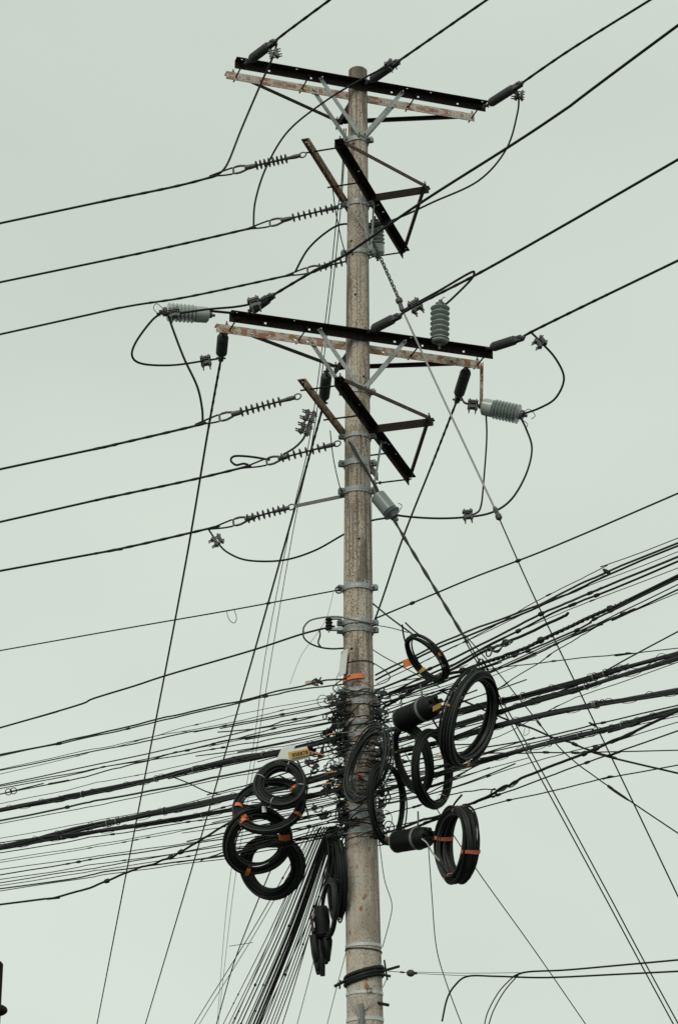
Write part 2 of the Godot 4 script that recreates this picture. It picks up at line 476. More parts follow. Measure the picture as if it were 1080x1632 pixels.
# ---------------------------------------------------------------- line hardware
func strain(label: String, a: Vector3, b: Vector3, s0: float, s1: float, nsh: int, group := "ribbed strain insulators of the side street lines"):
	# a at the arm, b at the thimble that grips the conductor
	var t := thing("strain_insulator", label, "insulator", b, group)
	var u := (b - a).normalized()
	var L := a.distance_to(b)
	var g := Geo.new()
	g.rod(a + u * 0.06, b - u * 0.14, 0.0095, 8)
	var rod_part := part("rod", g, M.polymer_dark, t)
	for k in nsh:
		var s := Geo.new()
		s.lathe(a + u * L * lerpf(s0, s1, float(k) / (nsh - 1)), u, [[0.009, -0.008], [0.046, 0.002], [0.046, 0.0045], [0.009, 0.006]], 16)
		part("shed", s, M.polymer, t, rod_part)
	var e := Geo.new()
	e.lathe(a + u * 0.04, u, [[0, 0], [0.02, 0.005], [0.022, 0.06], [0.016, 0.12], [0.016, 0.16], [0.011, 0.17]], 10)
	var side := u.cross(Vector3.UP).normalized()
	var up := side.cross(u)
	var ring := PackedVector3Array()
	for i in 13: ring.append(a + u * (0.025 + 0.035 * cos(TAU * i / 12.0)) + up * 0.028 * sin(TAU * i / 12.0))
	e.tube(ring, 0.007, 5, true)
	part("eye_fitting", e, M.hardware, t)
	var f := Geo.new()
	f.lathe(b - u * 0.23, u, [[0.011, 0], [0.02, 0.01], [0.024, 0.05], [0.026, 0.11], [0.0, 0.12]], 10)
	var th := PackedVector3Array()
	for q in [[-0.13, 0.02], [-0.07, 0.036], [-0.03, 0.036], [0.0, 0.03], [0.0, -0.03], [-0.03, -0.036], [-0.07, -0.036], [-0.13, -0.02]]: th.append(b + u * q[0] + up * q[1])
	f.tube(th, 0.011, 6)
	part("thimble", f, M.hardware, t)
	var bl := Geo.new()
	bl.tube(crv([b + u * 0.01 + up * 0.034, b + u * 0.1 + up * 0.022, b + u * 0.24], 4), 0.008, 6)
	bl.tube(crv([b + u * 0.01 - up * 0.034, b + u * 0.1 - up * 0.026, b + u * 0.24], 4), 0.008, 6)
	part("bail", bl, M.cable, t)
func dead_end(label: String, a: Vector3, b: Vector3, R: float, group := ""):
	var t := thing("dead_end_insulator", label, "insulator", a, group)
	var u := (b - a).normalized()
	var L := a.distance_to(b)
	var g := Geo.new()
	var pr := [[0.0, L * 0.14], [R * 0.8, L * 0.15], [R, L * 0.2]]
	var nr := 12
	for k in nr:
		var s := L * lerpf(0.22, 0.72, float(k) / nr)
		pr.append([R, s]); pr.append([R, s + L * 0.014]); pr.append([R * 0.9, s + L * 0.022]); pr.append([R * 0.9, s + L * 0.034])
	pr.append_array([[R, L * 0.75], [R * 0.82, L * 0.79], [R * 0.45, L * 0.81], [0, L * 0.81]])
	g.lathe(a, u, pr, 18)
	part("body", g, M.polymer, t)
	var e := Geo.new()
	e.rod(a - u * 0.03, a + u * L * 0.16, 0.014, 8)
	var side := u.cross(Vector3.UP).normalized()
	e.rod(a + u * 0.02 - side * 0.035, a + u * 0.02 + side * 0.035, 0.009, 6)
	part("clevis", e, M.hardware, t)
	var f := Geo.new()
	var up := side.cross(u)
	for s in [-1, 1]: f.box(a + u * L * 0.89 + side * 0.02 * s, u * L * 0.1, up * 0.026, side * 0.004)
	f.rod(a + u * L * 0.95 - side * 0.045, a + u * L * 0.95 + side * 0.045, 0.01, 6)
	f.rod(a + u * L * 0.78, a + u * L * 0.86, 0.018, 8)
	f.lathe(a + u * L * 0.97, u, [[0.016, -0.04], [0.024, -0.02], [0.022, 0.03], [0.01, 0.05]], 8)
	part("end_fitting", f, M.hardware, t)
func arrester(label: String, a: Vector3, b: Vector3, R: float, nsh: int, body: float, pm = null) -> Node3D:
	if pm == null: pm = M.porcelain
	# a = mounting end (plain body share first), b = line terminal
	var t := thing("surge_arrester", label, "arrester", a)
	var u := (b - a).normalized()
	var L := a.distance_to(b)
	var g := Geo.new()
	g.lathe(a, u, [[0, 0], [R * 0.75, 0.0], [R * 0.86, L * 0.03], [R * 0.88, L * body * 0.9], [R * 0.52, L * body], [R * 0.52, L * 0.96], [R * 0.4, L], [0, L]], 20)
	var body_part := part("body", g, pm, t)
	for k in nsh:
		var s := Geo.new()
		var x := L * lerpf(body + 0.03, 0.92, float(k) / maxi(nsh - 1, 1))
		var st := L * (1.0 - body) / nsh
		s.lathe(a + u * x, u, [[R * 0.52, -st * 0.12], [R * 0.95, -st * 0.12], [R, -st * 0.02], [R * 0.97, st * 0.07], [R * 0.52, st * 0.26]], 20)
		part("shed", s, pm, t, body_part)
	var e := Geo.new()
	e.rod(a - u * 0.07, a + u * 0.01, 0.014, 8)
	e.lathe(a - u * 0.02, u, [[0, -0.02], [0.028, -0.02], [0.028, 0.0], [0, 0.0]], 6)
	part("mounting_stud", e, M.hardware, t)
	var f := Geo.new()
	f.lathe(b, u, [[R * 0.42, -0.02], [R * 0.5, 0.0], [R * 0.5, 0.02], [0.016, 0.025], [0.016, 0.06], [0, 0.06]], 12)
	part("terminal_cap", f, M.hardware, t)
	return t
func line_clamp(label: String, p: Vector3, u: Vector3, s := 1.0):
	var t := thing("connector_clamp", label, "cable clamp", p, "bolted connector clamps")
	u = u.normalized()
	var q := (u.cross(Vector3.BACK)).normalized()
	var w := u.cross(q)
	for k in [-1, 1]:
		var g := Geo.new()
		g.box(p + q * 0.03 * s * k, u * 0.05 * s, q * 0.009 * s, w * 0.034 * s)
		g.box(p + q * 0.018 * s * k, u * 0.022 * s, q * 0.01 * s, w * 0.026 * s)
		part("jaw", g, M.hardware, t)
	for k in [-1, 1]:
		var g := Geo.new()
		var c: Vector3 = p + u * 0.032 * s * k
		for j in [-1, 1]: g.rod(c - q * 0.055 * s + w * 0.022 * s * j, c + q * 0.085 * s + w * 0.022 * s * j, 0.0065 * s, 6)
		for j in [-1, 1]: g.lathe(c + q * 0.04 * s + w * 0.022 * s * j, q, [[0.013 * s, 0], [0.013 * s, 0.014 * s], [0, 0.014 * s]], 6)
		part("bolt", g, M.hardware, t)

# ---------------------------------------------------------------- cables
func plane_path(pts: Array, z0: float, dir: Vector3, ext: float) -> PackedVector3Array:
	var p0 := W(pts[0][0], pts[0][1], z0)
	var a := []
	for q in pts: a.append(W(q[0], q[1], q[2]) if q.size() > 2 else PV(q[0], q[1], p0, dir))
	return finish(a, ext)
func level_path(pts: Array, z0: float, drop: float, ext: float) -> PackedVector3Array:
	var p0 := W(pts[0][0], pts[0][1], z0)
	var tot: float = absf(pts[-1][1] - pts[0][1])
	var a := []
	for q in pts:
		var k: float = absf(q[1] - pts[0][1]) / tot
		a.append(H(q[0], q[1], p0.y - drop * k))
	return finish(a, ext)
func finish(a: Array, ext: float) -> PackedVector3Array:
	if ext > 0:
		var d: Vector3 = (a[-1] - a[-2]).normalized()
		a.append(a[-1] + d * ext)
	return crv(a, 10)
func zpath(pts: Array, seg := 8) -> PackedVector3Array:
	var a := []
	for q in pts: a.append(W(q[0], q[1], q[2]))
	return crv(a, seg)
func wobble(p: PackedVector3Array, amp: float, sd: float) -> PackedVector3Array:
	var o := PackedVector3Array()
	for i in p.size():
		var k := amp * minf(1.0, i / 6.0)
		o.append(p[i] + Vector3(0, noise.get_noise_2d(i * 3.2, sd * 71.0), noise.get_noise_2d(i * 3.2 + 400.0, sd * 71.0)) * k)
	return o
func power(called: String, label: String, p: PackedVector3Array, r: float, grip: float, group := ""):
	var t := thing(called, label, "power line", p[0], group)
	var g := Geo.new()
	g.tube(p, r, 8)
	part("conductor", g, M.cable, t)
	if grip > 0:
		var s := Geo.new()
		var q := resample(p, 0.012, 0.0, grip)
		for k in 2: helix(s, q, r * 0.72, r * 0.48, 0.34, PI * k)
		part("helical_grip", s, M.cable2, t)
func girth(r: float) -> String: return "fine " if r < 0.0056 else ("thin black " if r < 0.0085 else "thick black ")
func zone_r(p: Array) -> String:
	var e: Array = p[-1]
	if e[0] < 1000: return "cable tail running from the tangle into the hanging coils" if p[0][1] > 1180 else "cable tail running from the tangle past the ribbed closure"
	if e[1] < 960: return "cable of the fan passing over the slim coil and big coil"
	if e[1] < 1120: return "cable crossing the tied bundles behind the big coil"
	return "cable spread round the bundle at the big coil's foot"
func zone_l(p: Array) -> String:
	var e: Array = p[-1]
	if e[0] > 10: return "cable tail running from the tangle into the taped coils"
	if e[1] < 1262: return "cable strung above the bundle that passes the number tag"
	if e[1] < 1365: return "cable strung among the three bundles behind the taped coils"
	return "cable of the lowest fan behind the wide orange-taped coil"
func thin(r: float) -> float: return r * 0.86
func cord(called: String, label: String, p: PackedVector3Array, r: float, group := "", cat := "cable", m: Material = null, clips := 0):
	var t := thing(called, label, cat, p[0], group)
	var g := Geo.new()
	g.tube(p, r, 6)
	part("strand", g, m if m else M.cable, t)
	for k in clips:
		var c := Geo.new()
		var i := rng.randi_range(3, maxi(4, p.size() - 14))
		var u := (p[i + 1] - p[i]).normalized()
		var rr := r * rng.randf_range(1.6, 2.3)
		c.lathe(p[i] - u * 0.03, u, [[r, 0], [rr, 0.012], [rr * 0.9, 0.05], [r, 0.07]], 6)
		part("cable_clip", c, M.cable2, t)
func bundle(label: String, p: PackedVector3Array, n: int, spread: float, r: float, sd: float, group := ""):
	var t := thing("cable_bundle", label, "cable bundle", p[0], group)
	var q := resample(p, 0.12)
	for k in n:
		var o := PackedVector3Array()
		var ph := TAU * k / n
		for i in q.size():
			var a := ph + i * 0.16 + 1.6 * noise.get_noise_2d(i * 1.6, sd * 50.0 + k * 13.0)
			var rr := spread * (0.7 + 0.8 * noise.get_noise_2d(i * 1.4 + 70.0, sd * 30.0 + k * 17.0))
			o.append(q[i] + Vector3(0.35 * sin(a), cos(a), sin(a) * 0.8) * rr)
		var g := Geo.new()
		g.tube(o, r * (0.75 + 0.5 * rng.randf()), 6)
		part("strand", g, [M.cable, M.worn_sheen, M.cable2][k % 3], t)
	var s := Geo.new()
	helix(s, resample(p, 0.03, 0.1, 9.0), spread + r * 1.1, 0.0028, 0.45)
	part("lashing_wire", s, M.worn_sheen, t)
	for k in 4:
		var i := rng.randi_range(4, mini(q.size() - 3, 34))
		var u := (q[i + 1] - q[i]).normalized()
		var g := Geo.new()
		g.lathe(q[i], u, [[spread + r * 0.9, -0.006], [spread + r * 1.25, -0.005], [spread + r * 1.25, 0.005], [spread + r * 0.9, 0.006]], 10)
		part("cable_tie", g, M.grey_cable, t)
func coil(label: String, px, py, z, a_px, b_px, tilt, sgn, n: int, thick_px, axial_px, r: float, bands: Array, group := "", grey := 0.25, ragged := 1.0):
	# ring seen as an ellipse of half axes a, b; tilt in degrees from upright; the ring's real tilt follows from b / a
	var c := W(px, py, z)
	var sc: float = (c - EYE).dot(F) / FOC
	var tr := deg_to_rad(tilt)
	var maj := Vector3.RIGHT * sin(tr) + U * cos(tr)
	var mi := Vector3.RIGHT * cos(tr) - U * sin(tr)
	var k := acos(clampf(float(b_px) / a_px, 0, 1))
	var v2 := mi * cos(k) - F * sin(k) * float(sgn)
	var ax := maj.cross(v2)
	var R: float = a_px * sc
	var th: float = thick_px * sc
	var al: float = axial_px * sc
	var t := thing("cable_coil", label, "cable coil", c, group)
	var g := [Geo.new(), Geo.new()]
	var nl := maxi(2, roundi(sqrt(n * th / maxf(al, 0.001))))
	var sh := rng.randf() * TAU
	var ncol := ceili(float(n) / nl)
	for i in n:
		var p := PackedVector3Array()
		var lay := i % nl
		var rr := R - th * clampf((lay + rng.randf_range(-0.35, 0.35)) / maxf(nl - 1, 1), 0, 1)
		var of := al * ((int(i / nl) + rng.randf_range(-0.3, 0.3)) / maxf(ncol - 1, 1) - 0.5)
		var e1 := rng.randf_range(-0.02, 0.02) * ragged * R
		var e2 := rng.randf_range(-0.02, 0.02) * ragged * R
		var ph := rng.randf() * TAU
		for j in 49:
			var an := TAU * j / 48.0
			var q := rr + 0.012 * ragged * R * sin(2 * an + ph) + R * (0.035 * sin(2 * an + sh) + 0.018 * sin(3 * an + sh * 2.0))
			p.append(c + maj * (cos(an) * q + e1) + v2 * (sin(an) * q + e2) + ax * (of + al * 0.18 * sin(an + ph)))
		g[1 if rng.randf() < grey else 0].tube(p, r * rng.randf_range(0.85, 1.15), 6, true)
	for i in 2:      # free ends of the coiled cable
		var an := rng.randf_range(-0.9, 0.9)
		var q := c + maj * cos(an) * (R - th * 0.3) + v2 * sin(an) * (R - th * 0.3)
		var tn := -maj * sin(an) + v2 * cos(an)
		var e := 1.0 if i == 0 else -1.0
		g[0].tube(crv([q - tn * e * 0.1 + maj * 0.0, q + maj * 0.012, q + tn * e * 0.09 + maj * 0.035, q + tn * e * 0.2 + maj * 0.05 + ax * 0.02], 5), r, 6)
	part("cable_turns", g[0], M.cable, t)
	if g[1].v.size() > 0: part("worn_sheen_turns", g[1], M.worn_sheen, t)  # lighter turns; on the loose and the largest coil they paint sheen
	for b in bands:
		var an := deg_to_rad(b[0])
		var rd := maj * cos(an) + v2 * sin(an)
		var tg := -maj * sin(an) + v2 * cos(an)
		var s := Geo.new()
		var hr := th / 2 + r * 1.5
		var ha := al / 2 * 1.25 + r * 1.5
		var prev := []
		var w: float = b[2]
		for i in 19:
			var aa := TAU * i / 18.0
			var d := rd * cos(aa) * hr + ax * sin(aa) * ha
			var o := c + rd * (R - th / 2)
			var row := [o + d + tg * (w / 2 + 0.003 * sin(aa * 3.0)), o + d - tg * (w / 2 + 0.003 * cos(aa * 2.0))]
			if i > 0: s.quad(prev[0], prev[1], row[1], row[0])
			prev = row
		if b.size() > 3:
			var o := c + rd * (R + r)
			s.tube(crv([o, o - U * 0.05 + rd * 0.01, o - U * 0.12 - Vector3.RIGHT * 0.01], 4), 0.004, 5)
		part("tape_band", s, M[b[1]], t)
func closure(label: String, a: Vector3, b: Vector3, R: float, ribs: int, tag: bool):
	var t := thing("splice_closure", label, "splice closure", (a + b) / 2)
	var u := (b - a).normalized()
	var L := a.distance_to(b)
	var g := Geo.new()
	var pr := [[0, 0], [R * 0.86, 0.0], [R * 0.98, 0.012], [R, 0.03]]
	for k in ribs:
		var s := L * lerpf(0.1, 0.56, float(k) / ribs)
		pr.append_array([[R, s], [R * 0.91, s + 0.003], [R * 0.91, s + L * 0.012], [R, s + L * 0.016]])
	pr.append_array([[R, L * 0.62], [R * 0.97, L * 0.63], [0, L * 0.63]])
	g.lathe(a, u, pr, 28)
	part("dome", g, M.moulded, t)
	var c := Geo.new()
	c.lathe(a + u * L * 0.62, u, [[R * 0.9, 0], [R * 1.06, 0.0], [R * 1.08, 0.012], [R * 1.06, 0.024], [R * 0.9, 0.024]], 28)
	c.lathe(a + u * 0.006, u, [[R * 0.9, 0], [R * 1.02, 0.0], [R * 1.02, 0.012], [R * 0.9, 0.012]], 28)
	part("clamp_ring", c, M.grey_cable, t)
	var h := Geo.new()
	h.lathe(a + u * L * 0.63, u, [[R, 0.02], [R * 1.02, L * 0.1], [R * 0.94, L * 0.24], [R * 0.8, L * 0.3], [0, L * 0.31]], 24)
	var head_part := part("head", h, M.moulded, t)
	var side := u.cross(Vector3.UP).normalized()
	var up := side.cross(u)
	for k in 6:
		var an := TAU * k / 6.0 + 0.4
		var p := Geo.new()
		var q := a + u * L * 0.9 + (side * cos(an) + up * sin(an)) * R * 0.62
		p.lathe(q, u, [[R * 0.24, 0], [R * 0.24, L * 0.05], [R * 0.2, L * 0.1], [0.004, L * 0.1]], 10)
		part("cable_port", p, M.cable, t, head_part)
	if tag:
		var w := Geo.new()
		w.box(a + u * L * 0.97 - F * R * 0.75 - U * 0.02, Vector3.RIGHT * 0.035 + U * 0.018, U * 0.022, F * 0.002)
		part("yellow_tag", w, M.yellow, t)
	var hk := Geo.new()
	hk.tube(crv([a + u * L * 0.6 + up * R, a + u * L * 0.62 + up * (R + 0.05), a + u * L * 0.6 + up * (R + 0.14)], 5), 0.008, 6)
	part("hanger", hk, M.hardware, t)
func label_tag(label: String, px, py, z, hw: float, hh: float, m: Material, roll: float, yaw := 0.0) -> Node3D:
	var c := W(px, py, z)
	var t := thing("cable_tag", label, "tag", c)
	var x := Vector3.RIGHT.rotated(Vector3.UP, yaw).rotated(Vector3.BACK, roll)
	var y := Vector3.UP.rotated(Vector3.BACK, roll)
	var g := Geo.new()
	var prev := []
	for i in 9:       # slightly curled sheet
		var s := i / 4.0 - 1.0
		var bow := 0.012 * (1.0 - s * s)
		var q := c + x * hw * s + x.cross(y) * bow
		var n2 := x.cross(y) * 0.0015
		var row := [q - y * hh + n2, q + y * hh + n2, q + y * hh - n2, q - y * hh - n2]
		if i > 0:
			for k in 4: g.quad(prev[k], row[k], row[(k + 1) % 4], prev[(k + 1) % 4])
		prev = row
	part("sheet", g, m, t)
	return t

# ================================================================= scene
func _ready():
	rng.seed = 77
	noise.seed = 5; noise.frequency = 0.03
	F = Vector3(0, sin(deg_to_rad(PITCH)), -cos(deg_to_rad(PITCH)))
	U = Vector3(0, cos(deg_to_rad(PITCH)), sin(deg_to_rad(PITCH)))
	var cam := Camera3D.new()
	cam.name = "camera"
	cam.position = EYE
	cam.rotation_degrees = Vector3(PITCH, 0, 0)
	cam.fov = rad_to_deg(2.0 * atan(816.0 / FOC))
	cam.near = 0.1; cam.far = 2000.0
	add_child(cam)
	cam.current = true
	var env := Environment.new()
	env.background_mode = Environment.BG_SKY
	env.tonemap_mode = Environment.TONE_MAPPER_LINEAR
	env.tonemap_exposure = 1.0
	env.sdfgi_enabled = true; env.ssao_enabled = true; env.ssil_enabled = true
	var sky := Sky.new()
	sky.sky_material = overcast()
	env.sky = sky
	var we := WorldEnvironment.new()
	we.name = "world_environment"
	we.environment = env
	add_child(we)
	var sun := DirectionalLight3D.new()
	sun.name = "sun"
	sun.light_energy = 0.5
	sun.light_angular_distance = 25.0
	sun.light_color = Color(1.0, 0.975, 0.94)
	sun.shadow_enabled = true
	sun.rotation_degrees = Vector3(-42, -24, 0)
	add_child(sun)
	make_materials()
	# the street the pole stands on
	var gr := Geo.new()
	gr.quad(Vector3(-400, 0, 400), Vector3(400, 0, 400), Vector3(400, 0, -400), Vector3(-400, 0, -400))
	var gn := MeshInstance3D.new()
	gn.name = "ground"; gn.mesh = gr.mesh(); gn.material_override = M.ground
	gn.set_meta("kind", "structure")
	add_child(gn)
	build_pole()
	build_arms()
	build_lines()
	build_jumpers()
	build_guys()
	build_communication()
	build_coils()
	build_tangle()
	build_small()

func overcast() -> PanoramaSkyMaterial:
	var w := 1024
	var h := 512
	var im := Image.create(w, h, false, Image.FORMAT_RGBF)
	var f := FastNoiseLite.new()
	f.seed = 31; f.frequency = 1.1; f.fractal_octaves = 4
	var hi := Color8(213, 222, 212).srgb_to_linear()
	var lo := Color8(201, 211, 201).srgb_to_linear()
	for y in h:
		var el := 90.0 - 180.0 * (y + 0.5) / h
		var c := hi.lerp(lo, smoothstep(2.0, 46.0, el))
		for x in w:
			var a := TAU * x / w
			var ce := cos(deg_to_rad(el))
			var k := 1.0 + 0.10 * f.get_noise_3d(cos(a) * ce * 2.0, sin(deg_to_rad(el)) * 4.0, sin(a) * ce * 2.0)
			im.set_pixel(x, y, Color(c.r * k, c.g * k, c.b * k))
	var m := PanoramaSkyMaterial.new()
	m.panorama = ImageTexture.create_from_image(im)
	return m

var A := {}
func build_arms():
	var d1 := Vector3(0.952, 0, -0.306)
	var f1 := Vector3(0.306, 0, 0.952)
	var d2 := Vector3(0.30, 0, -0.954)
	var f2 := Vector3(0.954, 0, 0.30)
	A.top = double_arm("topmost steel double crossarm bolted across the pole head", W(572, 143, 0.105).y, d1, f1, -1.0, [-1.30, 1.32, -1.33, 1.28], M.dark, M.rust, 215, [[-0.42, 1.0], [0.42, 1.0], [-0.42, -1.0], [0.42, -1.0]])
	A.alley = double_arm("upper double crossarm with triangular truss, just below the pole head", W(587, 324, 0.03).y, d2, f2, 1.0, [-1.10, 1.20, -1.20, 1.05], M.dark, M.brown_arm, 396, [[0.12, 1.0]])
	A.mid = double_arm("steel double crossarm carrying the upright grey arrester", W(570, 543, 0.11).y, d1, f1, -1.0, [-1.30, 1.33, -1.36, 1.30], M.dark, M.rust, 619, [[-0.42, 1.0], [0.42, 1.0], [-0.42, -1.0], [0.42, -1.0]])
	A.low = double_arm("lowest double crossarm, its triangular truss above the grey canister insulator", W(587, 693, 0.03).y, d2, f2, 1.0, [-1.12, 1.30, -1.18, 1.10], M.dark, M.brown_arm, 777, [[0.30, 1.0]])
	# tie rods and eye of the lower arms
	var t: Node3D = A.low.node
	var g := Geo.new()
	g.rod(W(574, 674, 0.2), W(590, 762, 0.17), 0.007, 6)
	g.rod(W(560, 700, 0.16), W(598, 776, 0.16), 0.011, 6)
	part("tie_rod", g, M.galv, t)
	t = A.alley.node
	g = Geo.new()
	g.rod(W(570, 296, 0.2), W(588, 398, 0.15), 0.007, 6)
	g.rod(W(553, 326, 0.16), W(592, 380, 0.14), 0.008, 6)
	part("tie_rod", g, M.galv, t)
	# hanger of the arrester under the middle arm, strap of the lowest insulator
	t = A.mid.node
	g = Geo.new()
	var a := W(767, 578, -0.56)
	var b := W(766, 652, -0.56)
	g.box((a + b) / 2, Vector3.RIGHT * 0.016, (b - a) / 2, Vector3.BACK * 0.003)
	g.box((a + b) / 2 + Vector3(0.014, 0, 0.014), Vector3.RIGHT * 0.003, (b - a) / 2, Vector3.BACK * 0.016)
	part("hanger_angle", g, M.rust, t)
	t = A.low.node
	g = Geo.new()
	a = W(550, 790, 0.0)
	b = W(468, 807, -0.1)
	g.box((a + b) / 2, (b - a) / 2, Vector3.UP * 0.016, Vector3.BACK * 0.006)
	part("extension_strap", g, M.hardware, t)

func build_lines():
	# ---- lines towards the viewer's street
	var a: Vector3
	var b: Vector3
	var G1 := "ribbed black dead-end insulators of the street lines"
	var rows := [
		["outer end of the topmost crossarm, above the rusty eye", 394, 99, 0.60, 438, 66, [[438, 66], [455, 52], [525, 0], [560, -26]]],
		["pole head at the topmost crossarm", 586, 131, 0.16, 634, 98, [[634, 98], [700, 52], [775, 0], [810, -24]]],
		["free end of the topmost crossarm, with the hanging connector", 772, 170, -0.24, 830, 133, [[830, 133], [910, 78], [1035, 0], [1080, -28]]],
		["middle crossarm end next to the horizontal ribbed arrester", 398, 497, 0.56, 434, 471, [[434, 471], [500, 432], [555, 403], [675, 320], [880, 188], [1080, 40]]],
		["middle crossarm beside the pole", 588, 528, 0.16, 636, 503, [[636, 503], [660, 488], [760, 437], [900, 358], [1080, 254]]],
		["middle crossarm end below the curled jumper", 776, 556, -0.22, 832, 538, [[832, 538], [850, 527], [960, 473], [1080, 415]]]]
	for q in rows:
		a = W(q[1], q[2], q[3])
		b = PV(q[4], q[5], a, RD)
		dead_end("black ribbed dead-end insulator at the " + q[0], a, b, 0.047, G1)
		power("power_line", "black power line from the " + q[0], plane_path(q[6], b.z, RD, 9.0), 0.012, 1.3, "street power lines")
	# ---- lines of the other street, from the rear of the middle arm
	var rear := [
		["at the rear end of the middle crossarm by the looped jumper", 356, 529, 0.22, 352, 573, 0.09, [[352, 573], [331, 690], [291, 925], [225, 1270], [155, 1632]]],
		["hung from the truss point behind the middle crossarm", 521, 590, -0.62, 515, 645, 0.12, [[515, 645], [503, 690], [460, 845], [385, 1110], [310, 1370], [232, 1632]]],
		["beside the hanging ribbed arrester under the middle crossarm", 745, 583, -0.50, 727, 640, 0.12, [[727, 640], [688, 740], [640, 862], [598, 985], [540, 1130], [455, 1330], [378, 1520], [345, 1632]]]]
	for q in rear:
		a = W(q[1], q[2], q[3])
		b = H(q[4], q[5], a.y - q[6])
		dead_end("smooth grey dead-end insulator " + q[0], a, b, 0.055, "grey dead-end insulators of the rear lines")
		power("power_line", "steep black power line " + q[0], level_path(q[7], b.z, 0.9, 14.0), 0.0115, 1.5, "rear power lines")
	# ---- lines of the side street, from the alley arms
	var side := [
		["corner of the upper trussed crossarm", 486, 246, 1.13, 372, 272, 0.26, 0.67, [[345, 280], [280, 297], [160, 322], [0, 356]]],
		["middle of the upper trussed crossarm", 546, 328, 0.14, 430, 356, 0.14, 0.67, [[405, 362], [390, 366], [240, 400], [0, 450]]],
		["hidden end of the upper trussed crossarm behind the pole", 592, 407, -0.95, 490, 431, 0.22, 0.80, [[468, 437], [300, 473], [190, 491], [0, 533]]],
		["corner of the lowest crossarm", 478, 631, 0.98, 350, 666, 0.25, 0.72, [[325, 673], [310, 679], [150, 716], [0, 748]]],
		["middle of the lowest crossarm, below the hooked tail", 541, 706, 0.02, 425, 736, 0.20, 0.78, [[400, 742], [300, 766], [150, 798], [0, 832]]],
		["long flat strap under the lowest crossarm", 468, 807, -0.1, 372, 833, 0.15, 0.75, [[350, 838], [330, 843], [180, 877], [0, 910]]]]
	for q in side:
		a = W(q[1], q[2], q[3])
		b = PV(q[4], q[5], a, LD)
		strain("slim eight-shed strain insulator at the " + q[0], a, b, q[6], q[7], 8)
		var s0 := PV(q[8][0][0], q[8][0][1], a, LD)
		power("power_line", "black power line held at the " + q[0], plane_path(q[8], s0.z, LD, 12.0), 0.0115, 1.6, "side street power lines")
	# ---- neutral and low voltage wires higher up
	cord("neutral_wire", "single thin wire tied by a ring to the clamp band above the spool insulators", plane_path([[541, 940], [370, 972], [180, 1005], [0, 1037]], 0.05, TL, 9.0), 0.0065, "", "cable", null, 1)
	cord("neutral_wire", "thin wire rising to the open sky from the spool insulator band", plane_path([[597, 986], [700, 943], [760, 918], [855, 882], [960, 838], [1080, 786]], 0.08, RD, 9.0), 0.0075, "", "cable", null, 2)
	cord("service_wire", "kinked black service wire tied to the two black spool insulators", plane_path([[533, 998], [483, 1010], [400, 1037], [270, 1075], [215, 1093], [150, 1113], [130, 1122], [60, 1143], [0, 1160]], 0.1, TL, 9.0), 0.009)

